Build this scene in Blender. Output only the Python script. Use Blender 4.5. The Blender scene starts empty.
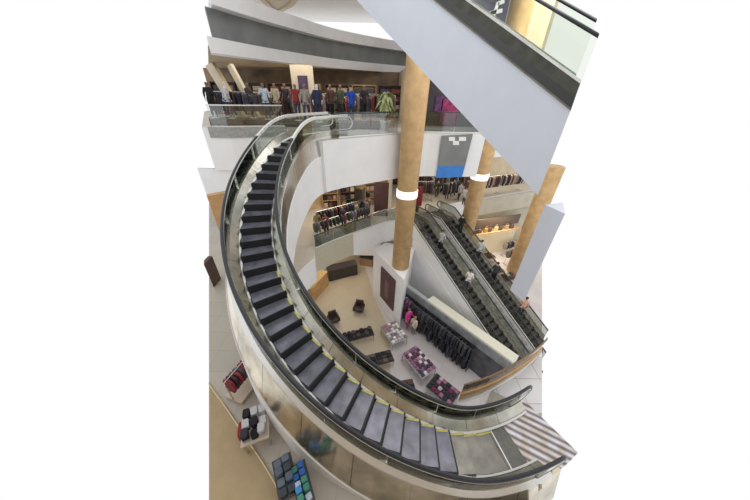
import bpy, bmesh, math, random
from mathutils import Vector, Matrix
random.seed(7)
S = bpy.context.scene
COL = S.collection
R = math.radians
PI = math.pi

# ------------------------------------------------------------------ camera
FPX, PIT, ROL, CH = 252.1, R(32.99), R(1.3), 2.22
cam_d = bpy.data.cameras.new('camera'); cam = bpy.data.objects.new('camera', cam_d); COL.objects.link(cam)
cam_d.sensor_width = 36; cam_d.lens = FPX / 750 * 36; cam_d.clip_start = .05; cam_d.clip_end = 300
cam_d.shift_x = -0.5 / 750
cam.matrix_world = Matrix.Translation((0, 0, CH)) @ Matrix.Rotation(PI/2 - PIT, 4, 'X') @ Matrix.Rotation(ROL, 4, 'Z')
S.camera = cam

def ray(px, py):
    X, Y = px - 375.5, py - 250
    cr, sr = math.cos(ROL), math.sin(ROL)
    u = (X*cr + Y*sr)/FPX; v = -(-X*sr + Y*cr)/FPX
    c, s = math.cos(PIT), math.sin(PIT)
    return Vector((u, c + s*v, -s + c*v))
def on_z(px, py, z):
    r = ray(px, py); return Vector((0, 0, CH)) + r*((z-CH)/r.z)
def on_y(px, py, y):
    r = ray(px, py); return Vector((0, 0, CH)) + r*(y/r.y)

# ------------------------------------------------------------------ levels and the helix
L0, L1, L2 = 0.0, -6.92, -13.84
CX, CY, RI, RO = 2.237, 9.758, 5.961, 7.648
TT, TB, TR = 148.747, 281.262, 11.961
SA = .332                        # handrail to step edge
def zn(th):
    L = TB - TT
    def g(t):
        t = max(0, min(t, L))
        if t < TR: return t*t/2/TR
        if t < L - TR: return TR/2 + (t-TR)
        return TR/2 + (L-2*TR) + TR/2 - (L-t)**2/2/TR
    return -6.923*g(th-TT)/g(L)
def hp(th, r, dz=0.0, z=None):
    a = R(th); return Vector((CX + r*math.cos(a), CY + r*math.sin(a), (zn(th) if z is None else z) + dz))

# ------------------------------------------------------------------ materials
MATS = {}
def mat(name, col, rough=.6, metal=0.0, noise=0.0, nscale=6.0, emit=0.0, spec=.5, bump=0.0):
    if name in MATS: return MATS[name]
    m = bpy.data.materials.new(name); m.use_nodes = True; nt = m.node_tree
    b = nt.nodes['Principled BSDF']
    b.inputs['Base Color'].default_value = (*col, 1); b.inputs['Roughness'].default_value = rough
    b.inputs['Metallic'].default_value = metal
    b.inputs['Specular IOR Level'].default_value = spec
    if noise:
        tc = nt.nodes.new('ShaderNodeTexCoord'); n = nt.nodes.new('ShaderNodeTexNoise'); n.inputs['Scale'].default_value = nscale
        n.inputs['Detail'].default_value = 3
        nt.links.new(tc.outputs['Object'], n.inputs['Vector'])
        r = nt.nodes.new('ShaderNodeMapRange'); r.inputs[1].default_value = .3; r.inputs[2].default_value = .7
        r.inputs[3].default_value = 1-noise; r.inputs[4].default_value = 1+noise
        nt.links.new(n.outputs['Fac'], r.inputs[0])
        mx = nt.nodes.new('ShaderNodeVectorMath'); mx.operation = 'SCALE'; mx.inputs[0].default_value = col
        nt.links.new(r.outputs[0], mx.inputs['Scale']); nt.links.new(mx.outputs[0], b.inputs['Base Color'])
        if bump:
            bp = nt.nodes.new('ShaderNodeBump'); bp.inputs['Strength'].default_value = bump
            nt.links.new(n.outputs['Fac'], bp.inputs['Height']); nt.links.new(bp.outputs[0], b.inputs['Normal'])
    if emit:
        b.inputs['Emission Color'].default_value = (*col, 1); b.inputs['Emission Strength'].default_value = emit
    MATS[name] = m; return m
def glass(name, tint=(.86, .92, .9), refl=.12, colr=(1, 1, 1)):
    m = bpy.data.materials.new(name); m.use_nodes = True; nt = m.node_tree
    for n in list(nt.nodes): nt.nodes.remove(n)
    o = nt.nodes.new('ShaderNodeOutputMaterial'); t = nt.nodes.new('ShaderNodeBsdfTransparent'); t.inputs[0].default_value = (*tint, 1)
    g = nt.nodes.new('ShaderNodeBsdfGlossy'); g.inputs['Roughness'].default_value = .06; g.inputs[0].default_value = (*colr, 1)
    f = nt.nodes.new('ShaderNodeFresnel'); f.inputs[0].default_value = 1.25
    a = nt.nodes.new('ShaderNodeMath'); a.operation = 'ADD'; a.inputs[1].default_value = refl; a.use_clamp = True
    mx = nt.nodes.new('ShaderNodeMixShader')
    nt.links.new(f.outputs[0], a.inputs[0]); nt.links.new(a.outputs[0], mx.inputs[0])
    nt.links.new(t.outputs[0], mx.inputs[1]); nt.links.new(g.outputs[0], mx.inputs[2]); nt.links.new(mx.outputs[0], o.inputs[0])
    MATS[name] = m; return m
def tiles(name, c1, c2, size=1.0, joint=.012, rough=.35, jc=(.42, .4, .38), rot=0.0):
    m = mat(name, c1, rough); nt = m.node_tree; b = nt.nodes['Principled BSDF']
    tc = nt.nodes.new('ShaderNodeTexCoord'); mp = nt.nodes.new('ShaderNodeMapping'); mp.inputs['Rotation'].default_value = (0, 0, rot)
    br = nt.nodes.new('ShaderNodeTexBrick'); br.offset = 0; br.inputs['Scale'].default_value = 1/size
    br.inputs['Color1'].default_value = (*c1, 1); br.inputs['Color2'].default_value = (*c2, 1); br.inputs['Mortar'].default_value = (*jc, 1)
    br.inputs['Mortar Size'].default_value = joint; br.inputs['Brick Width'].default_value = 1; br.inputs['Row Height'].default_value = 1
    nt.links.new(tc.outputs['Object'], mp.inputs[0]); nt.links.new(mp.outputs[0], br.inputs['Vector']); nt.links.new(br.outputs[0], b.inputs['Base Color'])
    return m
def stripes(name, c1, c2, scale, rot, rough=.25, metal=.7, bump=.5):
    m = mat(name, c1, rough, metal); nt = m.node_tree; b = nt.nodes['Principled BSDF']
    tc = nt.nodes.new('ShaderNodeTexCoord'); mp = nt.nodes.new('ShaderNodeMapping'); mp.inputs['Rotation'].default_value = (0, 0, rot)
    w = nt.nodes.new('ShaderNodeTexWave'); w.inputs['Scale'].default_value = scale; w.inputs['Distortion'].default_value = .3; w.inputs['Detail'].default_value = 1
    cr = nt.nodes.new('ShaderNodeMix'); cr.data_type = 'RGBA'
    cr.inputs[6].default_value = (*c1, 1); cr.inputs[7].default_value = (*c2, 1)
    bp = nt.nodes.new('ShaderNodeBump'); bp.inputs['Strength'].default_value = bump
    nt.links.new(tc.outputs['Object'], mp.inputs[0]); nt.links.new(mp.outputs[0], w.inputs['Vector'])
    no = nt.nodes.new('ShaderNodeTexNoise'); no.inputs['Scale'].default_value = 3.5; rm = nt.nodes.new('ShaderNodeValToRGB')
    rm.color_ramp.elements[0].position = .38; rm.color_ramp.elements[0].color = (.78, .7, .58, 1); rm.color_ramp.elements[1].position = .62; rm.color_ramp.elements[1].color = (.95, .94, 1, 1)
    mu = nt.nodes.new('ShaderNodeMix'); mu.data_type = 'RGBA'; mu.blend_type = 'MULTIPLY'; mu.inputs[0].default_value = 1
    nt.links.new(tc.outputs['Object'], no.inputs['Vector']); nt.links.new(no.outputs['Fac'], rm.inputs[0])
    nt.links.new(w.outputs['Fac'], cr.inputs[0]); nt.links.new(cr.outputs[2], mu.inputs[6]); nt.links.new(rm.outputs[0], mu.inputs[7]); nt.links.new(mu.outputs[2], b.inputs['Base Color'])
    nt.links.new(w.outputs['Fac'], bp.inputs['Height']); nt.links.new(bp.outputs[0], b.inputs['Normal'])
    return m

white = mat('white_plaster', (.78, .78, .79), .6, noise=.03, nscale=1.2)
bluewhite = mat('painted_cladding', (.62, .66, .75), .45, noise=.02, nscale=2)
cream = mat('cream_plaster', (.62, .55, .42), .6, noise=.08, nscale=1.5)
greige = mat('greige_plaster', (.5, .47, .38), .6, noise=.08, nscale=1.5)
beige = mat('beige_panel', (.6, .5, .36), .6, noise=.1, nscale=1.2)
warm = mat('warm_wall', (.55, .4, .25), .6, noise=.25, nscale=1.4)
woodm = mat('column_veneer', (.55, .36, .17), .5, noise=.16, nscale=2.2)
woodtan = mat('tan_veneer', (.5, .3, .13), .5, noise=.15, nscale=2)
darkwood = mat('dark_wood', (.08, .045, .035), .5, noise=.2, nscale=4)
maroon = mat('maroon_board', (.09, .04, .045), .5, noise=.2, nscale=3)
carpet = mat('tan_carpet', (.43, .33, .2), .95, noise=.05, nscale=3)
steel = mat('brushed_steel', (.6, .59, .56), .22, .95, noise=.12, nscale=1.4)
steel_goldreflect = mat('steel_gold_reflection', (.56, .5, .39), .17, .92, noise=.35, nscale=1.3)  # stainless steel, the gold of its warm reflections tinted into the colour
decko = mat('deck_steel', (.5, .49, .43), .24, .9, noise=.3, nscale=1.2)
silver = mat('silver_edge', (.8, .8, .8), .25, .6)
pale = mat('pale_metal', (.78, .78, .77), .35, .2)
rubber = mat('black_rubber', (.022, .024, .032), .35)
tread = mat('step_tread', (.15, .15, .185), .3, .35, noise=.3, nscale=3)
riser = mat('step_riser', (.012, .012, .015), .5)
nosing = mat('step_nosing', (.004, .004, .005), .5)
landing = mat('landing_tread', (.2, .19, .165), .3, .55, noise=.2, nscale=3)
comb = mat('comb_plate', (.13, .125, .11), .35, .5, noise=.15, nscale=8)
yellow = mat('yellow_line', (.62, .56, .14), .5, noise=.2, nscale=8)
grille = stripes('floor_plate', (.78, .76, .8), (.2, .18, .17), 1.5, R(-62), .28, .55, .6)
darkgrey = mat('dark_grey', (.1, .105, .11), .5, noise=.2, nscale=2)
bronze = mat('dark_bronze', (.055, .055, .045), .3, .4, noise=.3, nscale=4)
midgrey = mat('mid_grey', (.19, .2, .2), .6, noise=.15, nscale=1)
blue = mat('blue_band', (.04, .2, .6), .5, noise=.1, nscale=3)
lampw = mat('lit_band', (1, .98, .93), .5, emit=1.0)
warmlamp = mat('warm_lamp', (1, .86, .6), .5, emit=3.0)
black = mat('black_cloth', (.012, .012, .016), .8, noise=.3, nscale=9)
gl = glass('balustrade_glass', (.86, .89, .89), .08)
gl_spiral = glass('spiral_glass', (.86, .9, .86), .04, (.95, .95, .92))
gl_over = glass('overhead_glass', (.94, .96, .93), .0)
gl_dark = glass('smoked_glass', (.55, .6, .58), .08)
floor_light = tiles('pale_tiles', (.47, .43, .37), (.42, .385, .33), .9, .012, jc=(.36, .33, .28))
floor_white = tiles('white_tiles', (.72, .71, .72), (.66, .65, .66), .9, .015)
floor_tan = tiles('tan_tiles', (.52, .45, .34), (.48, .41, .3), 1.2, .008, jc=(.4, .34, .26), rot=.7)
floor_lilac = tiles('lilac_tiles', (.62, .58, .58), (.56, .52, .53), 1.0, .01, jc=(.48, .45, .45), rot=.7)
def fabric(rgb): 
    n = 'fabric_%02d_%02d_%02d' % tuple(int(c*99) for c in rgb)
    return mat(n, rgb, .85, noise=.25, nscale=9)

# ------------------------------------------------------------------ mesh helpers
class MB:
    def __init__(s): s.v = []; s.f = []; s.m = []; s.mats = []
    def mi(s, m):
        if m not in s.mats: s.mats.append(m)
        return s.mats.index(m)
    def add(s, vs, fs, m):
        b = len(s.v); s.v += [Vector(v) for v in vs]; k = s.mi(m)
        for f in fs: s.f.append([i+b for i in f]); s.m.append(k)
        return s
    def box(s, c, d, m, rz=0.0, top=1.0):
        cx, cy, cz = c; x, y, z = d[0]/2, d[1]/2, d[2]/2; co, si = math.cos(rz), math.sin(rz); vs = []
        for dz, k in ((-z, 1), (z, top)):
            for dx, dy in ((-x, -y), (x, -y), (x, y), (-x, y)):
                vs.append((cx + dx*k*co - dy*k*si, cy + dx*k*si + dy*k*co, cz + dz))
        return s.add(vs, [(3, 2, 1, 0), (4, 5, 6, 7), (0, 1, 5, 4), (1, 2, 6, 5), (2, 3, 7, 6), (3, 0, 4, 7)], m)
    def prism(s, poly, z0, z1, m, m_side=None):
        n = len(poly)
        vs = [(p[0], p[1], z0) for p in poly] + [(p[0], p[1], z1) for p in poly]
        s.add(vs, [tuple(range(n-1, -1, -1)), tuple(range(n, 2*n))], m)
        return s.add(vs, [(i, (i+1) % n, n+(i+1) % n, n+i) for i in range(n)], m_side or m)
    def beam(s, a, b, w, h, m, up=(0, 0, 1)):
        a, b = Vector(a), Vector(b); t = (b-a).normalized(); side = t.cross(Vector(up)).normalized(); u = side.cross(t)
        vs = []
        for p in (a, b):
            for i, j in ((-1, -1), (1, -1), (1, 1), (-1, 1)): vs.append(p + side*w/2*i + u*h/2*j)
        return s.add(vs, [(3, 2, 1, 0), (4, 5, 6, 7), (0, 1, 5, 4), (1, 2, 6, 5), (2, 3, 7, 6), (3, 0, 4, 7)], m)
    def tube(s, pts, rad, m, n=8, flat=1.0, closed=False):
        pts = [Vector(p) for p in pts]; N = len(pts)
        rs = rad if isinstance(rad, (list, tuple)) else [rad]*N
        vs = []; ref = Vector((0, 0, 1))
        for i, p in enumerate(pts):
            a = pts[(i-1) % N] if closed or i > 0 else p; b = pts[(i+1) % N] if closed or i < N-1 else p
            t = (b-a).normalized()
            if i == 0:
                ref = Vector((0, 0, 1)) if abs(t.z) < .9 else Vector((0, 1, 0))
            side = t.cross(ref)
            if side.length < 1e-4: side = t.cross(Vector((1, 0, 0)))
            side.normalize(); u = side.cross(t); ref = u
            for k in range(n):
                q = 2*PI*k/n + PI/n; vs.append(p + side*math.cos(q)*rs[i] + u*math.sin(q)*rs[i]*flat)
        fs = []
        for i in range(N if closed else N-1):
            for k in range(n):
                j = (i+1) % N; fs.append((i*n+k, i*n+(k+1) % n, j*n+(k+1) % n, j*n+k))
        if not closed: fs += [tuple(range(n-1, -1, -1)), tuple((N-1)*n+k for k in range(n))]
        return s.add(vs, fs, m)
    def sweep(s, rings, m, cap=True):
        n = len(rings[0]); vs = [p for r in rings for p in r]; fs = []
        for i in range(len(rings)-1):
            for k in range(n): fs.append((i*n+k, i*n+(k+1) % n, (i+1)*n+(k+1) % n, (i+1)*n+k))
        if cap: fs += [tuple(range(n-1, -1, -1)), tuple((len(rings)-1)*n+k for k in range(n))]
        return s.add(vs, fs, m)
    def lathe(s, prof, m, c=(0, 0, 0), n=20):
        vs = [(c[0]+r*math.cos(2*PI*k/n), c[1]+r*math.sin(2*PI*k/n), c[2]+z) for r, z in prof for k in range(n)]
        fs = [(i*n+k, i*n+(k+1) % n, (i+1)*n+(k+1) % n, (i+1)*n+k) for i in range(len(prof)-1) for k in range(n)]
        fs += [tuple(range(n-1, -1, -1)), tuple((len(prof)-1)*n+k for k in range(n))]
        return s.add(vs, fs, m)
    def ball(s, c, r, m, n=10, k=6):
        prof = [(max(.001, math.sin(PI*i/k)), -math.cos(PI*i/k)) for i in range(k+1)]
        rx, ry, rz = r if isinstance(r, (tuple, list)) else (r, r, r)
        vs = [(c[0]+p*rx*math.cos(2*PI*j/n), c[1]+p*ry*math.sin(2*PI*j/n), c[2]+z*rz) for p, z in prof for j in range(n)]
        fs = [(i*n+j, i*n+(j+1) % n, (i+1)*n+(j+1) % n, (i+1)*n+j) for i in range(k) for j in range(n)]
        return s.add(vs, fs, m)
    def build(s, name, parent=None, smooth=False):
        me = bpy.data.meshes.new(name); me.from_pydata([tuple(v) for v in s.v], [], s.f)
        for m in s.mats: me.materials.append(m)
        me.polygons.foreach_set('material_index', s.m)
        bm = bmesh.new(); bm.from_mesh(me); bmesh.ops.recalc_face_normals(bm, faces=bm.faces); bm.to_mesh(me); bm.free()
        if smooth:
            me.polygons.foreach_set('use_smooth', [True]*len(me.polygons))
        me.update()
        o = bpy.data.objects.new(name, me); COL.objects.link(o)
        if parent: o.parent = parent
        return o
def tag(o, label, cat, group=None, kind=None):
    o['label'] = label; o['category'] = cat
    if group: o['group'] = group
    if kind: o['kind'] = kind
    return o
def struct(mb, name, **k):
    o = mb.build(name, **k); o['kind'] = 'structure'; return o
def thing(name, label, cat, loc=(0, 0, 0), rz=0.0, group=None):
    o = bpy.data.objects.new(name, None); COL.objects.link(o); o.location = loc; o.rotation_euler = (0, 0, rz)
    o.empty_display_size = .2
    return tag(o, label, cat, group)
def dup(o, loc=None, rz=None, label=None, group=None, parent=None):
    c = o.copy(); COL.objects.link(c); c.parent = parent
    for ch in list(o.children): dup(ch, parent=c)
    if loc is not None: c.location = loc
    if rz is not None: c.rotation_euler = (0, 0, rz)
    if label: c['label'] = label
    if group: c['group'] = group
    return c
def recolour(o, old, new):
    """give the copied mesh its own fabric"""
    o.data = o.data.copy()
    for i, m in enumerate(o.data.materials):
        if m == old: o.data.materials[i] = new

# ================================================================== SETTING
def arc(r, a, b, n=14):
    return [(CX + r*math.cos(R(a+(b-a)*i/n)), CY + r*math.sin(R(a+(b-a)*i/n))) for i in range(n+1)]

# lowest level
struct(MB().prism([(-22, -2), (1.2, -2), (1.2, 13.4), (0.2, 16.2), (-1.2, 22), (-3, 34), (-22, 34)], L2-.3, L2, floor_tan), 'floor')
struct(MB().prism([(1.2, -2), (30, -2), (30, 34), (-3, 34), (-1.2, 22), (.2, 16.2), (1.2, 13.4)], L2-.3, L2, floor_lilac), 'floor_lilac')
# middle level, with the round void cut into it
edge1 = ([(4.3, 4.95), (3.95, 4.45), (4.75, 2.15)] + arc(8.06, 286, 243, 12) + arc(6.9, 238, 152, 18) +
         [(-4.05, 13.9), (-3.0, 15.1), (0.7, 18.2), (2.6, 18.9), (5.9, 21.9), (9.1, 23.4), (16.7, 26.8), (24, 29)])
struct(MB().prism(edge1 + [(24, 36), (-16, 36), (-16, -2.2), (16, -2.2), (16, 14.5), (12, 11), (8.6, 8.0), (6.35, 6.1)], L1-1.85, L1, floor_light, white), 'floor_middle')
# tan carpet with a curved brass edge beside the tiled walk
crv = [on_z(x, y, L1) for x, y in ((190, 362), (209, 385), (228, 411), (247, 440), (262, 462), (274, 482), (283, 502), (288, 520))]
cp = [(p.x, p.y) for p in crv]
struct(MB().prism(cp + [(-1.9, -2), (-12, -2), (-12, 8)], L1+.005, L1+.03, carpet), 'floor_carpet')
struct(MB().tube([(p.x+.01, p.y+.01, L1+.03) for p in crv], .035, mat('brass_trim', (.55, .45, .28), .35, .6), n=6), 'trim_1')
# white tiles of the gallery by the landing
struct(MB().prism([(4.35, 4.9), (6.4, 6.05), (8.6, 7.95), (11, 9.8), (12.5, 7), (8.5, 4.2), (5.5, 4.2)], L1+.004, L1+.011, floor_white), 'floor_gallery')
# upper level
edge0 = [(-16, 16.0), (-8.9, 16.35), (-5.7, 17.2), (-5.1, 15.6), (-4.75, 14.0)] + [(-2.62, 12.72), (-2.35, 13.05), (-1.88, 13.45), (-.4, 14.4), (1.28, 15.45), (1.9, 15.75), (3.0, 16.0), (6.3, 16.1), (7.2, 20.9), (16, 24)]
struct(MB().prism(edge0 + [(16, 34), (-16, 34)], L0-2.5, L0, floor_light, white), 'floor_upper')
struct(MB().prism([(-.9, 14.25), (1.28, 15.55), (3.0, 16.15), (6.1, 16.2), (6.5, 19), (-1, 17.5), (-2, 14.9)], L0+.004, L0+.015, floor_white), 'floor_upper_white')

# next level up: curved fascia and the ceiling of the shops
U = [(-9.5, 8.5), (-8.2, 11.2), (-7.3, 13.4), (-6.5, 16), (-5.3, 19), (-2.9, 23.6), (2, 28.6), (8, 32.5)]
def smooth_poly(P, n=6):
    out = []
    for i in range(len(P)-1):
        p0 = P[max(i-1, 0)]; p1 = P[i]; p2 = P[i+1]; p3 = P[min(i+2, len(P)-1)]
        for k in range(n):
            t = k/n
            out.append(tuple(.5*((2*p1[j]) + (-p0[j]+p2[j])*t + (2*p0[j]-5*p1[j]+4*p2[j]-p3[j])*t*t + (-p0[j]+3*p1[j]-3*p2[j]+p3[j])*t**3) for j in (0, 1)))
    return out + [P[-1]]
US = smooth_poly(U)
def offs(P, d):
    out = []
    for i, p in enumerate(P):
        a = P[max(i-1, 0)]; b = P[min(i+1, len(P)-1)]; t = Vector((b[0]-a[0], b[1]-a[1])).normalized()
        out.append((p[0]-t.y*d, p[1]+t.x*d))
    return out
def ribbon(name, d0, d1, z0, z1, m, P=US, parent=None):
    A, B = offs(P, d0), offs(P, d1)
    rings = [[(a[0], a[1], z0), (b[0], b[1], z0), (b[0], b[1], z1), (a[0], a[1], z1)] for a, b in zip(A, B)]
    o = MB().sweep(rings, m).build(name, parent); 
    if not parent: o['kind'] = 'structure'
    return o
ribbon('trim_2', 0, .9, 3.3, 3.85, white)
ribbon('wall_upper_band', .35, .9, 3.85, 4.9, midgrey)
ribbon('trim_3', -.25, .9, 4.9, 5.5, white)
ribbon('trim_4', .1, .9, 5.5, 5.56, mat('pale_grey_plaster', (.66, .66, .65), .6, noise=.03))
struct(MB().prism(offs(US, .5) + [(8, 40), (-22, 40), (-22, 8)], 3.32, 3.6, mat('shop_ceiling', (.5, .41, .28), .7, noise=.15, nscale=.8)), 'ceiling')
# main ceiling with a beige recessed frame
struct(MB().prism([(-22, 4), (16, 4), (16, 44), (-22, 44)], 9.2, 9.5, mat('ceiling_white', (.85, .85, .86), .7, noise=.03, nscale=.5)), 'ceiling_main')
fr = MB()
rc = [on_z(x, y, 9.1) for x, y in ((258, -6), (300, -8), (291, 4), (276, 12))]
for a, b in zip(rc, rc[1:]+rc[:1]): fr.beam(a, b, .45, .3, beige)
fr.prism([(p.x, p.y) for p in rc], 9.12, 9.18, mat('recess_beige', (.55, .5, .4), .6))
struct(fr, 'trim_5')
for i, (a, b) in enumerate((((-2, 30), (14, 24)), ((1, 34), (16, 29)))):
    struct(MB().beam((*a, 9.05), (*b, 9.05), .35, .3, mat('ceiling_rib', (.6, .6, .62), .6)), 'trim_%d' % (6+i))

# shop back walls
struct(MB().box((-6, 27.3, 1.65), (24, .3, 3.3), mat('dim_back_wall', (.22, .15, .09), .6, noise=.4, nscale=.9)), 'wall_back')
struct(MB().box((9, 27.6, 4.6), (10, .3, 9.2), cream), 'wall_back_right')
struct(MB().box((1.9, 24.0, 1.65), (.3, 7, 3.3), beige), 'wall_shop_side')
struct(MB().box((4.4, 19.5, 1.5), (4.8, .3, 3.0), mat('dark_shopfront', (.05, .04, .05), .4, noise=.4, nscale=1)), 'wall_shopfront')
struct(MB().box((-11, 16.6, -4.7), (7.6, .3, 4.4), white), 'wall_left')
struct(MB().box((-7.2, 19.6, -4.7), (.3, 6, 4.4), white), 'wall_left_return')
struct(MB().prism([(-7.8, 18.6), (-4.4, 21.3), (0.9, 22.6), (0.9, 22.9), (-4.5, 21.7), (-8, 19)], L1, -2.5, mat('shop_wall_warm', (.5, .36, .2), .6, noise=.3, nscale=1.2)), 'wall_middle_shop')
struct(MB().box((6, 30, -4.7), (26, .3, 4.4), cream), 'wall_middle_back')
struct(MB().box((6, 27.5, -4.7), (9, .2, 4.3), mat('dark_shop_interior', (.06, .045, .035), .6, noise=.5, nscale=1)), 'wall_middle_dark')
struct(MB().box((1.05, 20.6, -4.7), (.2, 4.2, 4.4), cream), 'wall_middle_side')
struct(MB().box((-3, 24.5, -11.2), (22, .3, 5.2), beige), 'wall_lower_back')
struct(MB().box((14, 27, -11.2), (20, .3, 5.2), greige), 'wall_lower_right')
struct(MB().beam((9.25, 23.36, L1-.95), (22, 28.5, L1-.95), .06, 1.7, greige), 'trim_10')
struct(MB().prism([(-8.8, 14.6), (-6.7, 18.9), (-6.8, 19.2), (-9.1, 14.9)], L2, -8.77, woodtan), 'wall_lower_wood')
struct(MB().box((-1.0, 21.6, -10.6), (3.0, .3, 3.6), white), 'wall_lower_white')
# left slivers beside the spiral (middle level)
struct(MB().prism([(-8.4, 11.8), (-6.6, 13.2), (-6.8, 13.5), (-8.6, 12.1)], L1, -2.5, woodtan), 'wall_left_wood')
struct(MB().prism([(-8.75, 9.0), (-8.55, 9.0), (-8.55, 10.8), (-8.75, 10.8)], L1, -5.4, darkwood), 'wall_left_dark')
# corner of the level above the landing, hanging in at the right
P = on_z(510, 290, -2.4); Q = on_z(542, 318.5, -2.4); d = (Q-P).normalized()
e = P + d*4; n_ = Vector((-d.y, d.x, 0))
struct(MB().prism([(P.x, P.y), (e.x, e.y), (e.x+n_.x*3, e.y+n_.y*3), (P.x+n_.x*3, P.y+n_.y*3)], -2.4, .1, bluewhite), 'wall_right')
struct(MB().prism([(-16, 15.93), (-8.9, 16.28), (-5.72, 17.12), (-5.7, 17.3), (-8.9, 16.5), (-16, 16.1)], -.55, .02, mat('grey_stone', (.3, .3, .28), .4, noise=.2)), 'trim_8')
struct(MB().prism([(-4.09, 13.84), (-4.05, 13.88), (-3.0, 15.08), (-1.7, 16.16), (-1.67, 16.12), (-2.97, 15.04)], L1-1.8, L1-.02, mat('olive_cream', (.5, .47, .36), .6, noise=.06)), 'trim_11')
# building behind the viewer (seen only as reflections in the steel)
struct(MB().box((-1, -3.6, -2.5), (22, .3, 9), mat('viewer_side_wall', (.42, .31, .18), .7, noise=.3, nscale=.6)), 'wall_viewer_side')

# ---- wall block with the display wall and the maroon board
A_ = Vector((-.15, 17.0)); C_ = Vector((2.0, 13.3)); D_ = Vector((.643, -.766)); B_ = Vector((2.17, 15.5)); E_ = B_ + D_*9.0
N_ = Vector((.766, .643)); ZT = -8.8; ZW = -10.9
struct(MB().prism([tuple(B_), tuple(E_), tuple(E_+N_*.3), tuple(B_+N_*.3)], L2, ZW, mat('rail_wall_grey', (.4, .41, .42), .5)), 'wall_display')
B2_ = B_ + D_*2.6
struct(MB().prism([tuple(B2_+N_*.02), tuple(E_+N_*.02), tuple(E_+N_*.7), tuple(B2_+N_*.7)], L2, ZW+.12, mat('cream_top', (.74, .72, .6), .6)), 'wall_display_back')
struct(MB().prism([tuple(A_), tuple(C_), (3.25, 17.5), (.8, 18.2)], L2, ZT-.01, white), 'wall_block')
# ================================================================== COLUMNS
def column(x, y, z0, z1, zb, r, name):
    mb = MB().lathe([(r*1.0, z0), (r, z1)], woodm, (x, y, 0), 28)
    o = struct(mb, name, smooth=False)
    o.data.polygons.foreach_set('use_smooth', [abs(p.normal.z) < .5 for p in o.data.polygons])
    if zb is None: return
    b = MB().lathe([(r+.02, zb-.23), (r+.03, zb-.22), (r+.03, zb+.22), (r+.02, zb+.23)], lampw, (x, y, 0), 28).build('light_band', None, True)
    b.name = 'light_band'
    tag(b, 'glowing white band around the %s' % {'column_1': 'tan round column beside the far gallery railing', 'column_2': 'tan round column behind the pair of straight escalators', 'column_3': 'tan round column furthest along the row'}[name], 'light')
c1 = on_y(408, 185, 14.0); zb1 = on_y(406.5, 195, 13.5).z
column(1.86, 14.95, ZT-.0, 9.2, on_y(406.5, 196, 14.4).z, .62, 'column_1')
p2 = on_y(479.5, 178, 19.0); column(p2.x+.1, 19.3, L2, 9.2, on_y(479.5, 178, 18.7).z, .62, 'column_2')
p3 = on_y(533, 205, 20.8); column(p3.x+.95, 21.3, L2, -3.0, None, .72, 'column_3')

# ================================================================== SPIRAL ESCALATOR
sp = thing('spiral_escalator', 'long curved escalator sweeping down from the upper floor with dark steps and steel sides', 'escalator', (CX, CY, 0))
def spart(mb, name, smooth=False, parent=None):
    """world-space part: shift into the escalator's frame"""
    for v in mb.v: v.x -= CX; v.y -= CY
    return mb.build(name, parent or sp, smooth)
TH0 = 229.224; DTH = 4.192
r_in, r_out = RI + SA, RO - SA
TH_IN0, TH_OUT0 = 130, 131           # newel ends at the top
TH_IN1, TH_OUT1 = 298, 291
k0 = int((TT - 5 - TH0)//DTH); k1 = int((TB + 3.0 - TH0)//DTH)
for k in range(k0, k1+1):
    a = TH0 + k*DTH; b = a + DTH; zt = zn(a + DTH*.5) if zn(a) != zn(b) else zn(a)
    zt = zn(a)
    mb = MB(); n = 4
    flatm = landing if a > TB - 12 else tread
    def sector(t0, t1, ra, rb, z0, z1, m):
        rings = []
        for i in range(n+1):
            t = t0 + (t1-t0)*i/n
            rings.append([hp(t, ra, z=z0), hp(t, rb, z=z0), hp(t, rb, z=z1), hp(t, ra, z=z1)])
        mb.sweep(rings, m)
    sector(a+.06, b-.02, r_in, r_out, zt-.36, zt-.012, riser)
    sector(a+.1, b-.4, r_in+.06, r_out-.03, zt-.012, zt+.0, flatm)
    sector(b-.4, b-.05, r_in+.03, r_out-.03, zt-.012, zt+.002, nosing if a < TB-12 else landing)
    st_ = spart(mb, 'step'); mb = MB()
    sector(a+(.3 if a < TB-12 else .0), b-(.5 if a < TB-12 else .0), r_in+.004, r_in+.06, zt-.012, zt+.004, yellow if a > 207 else tread)
    spart(mb, 'yellow_line', parent=st_)

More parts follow.
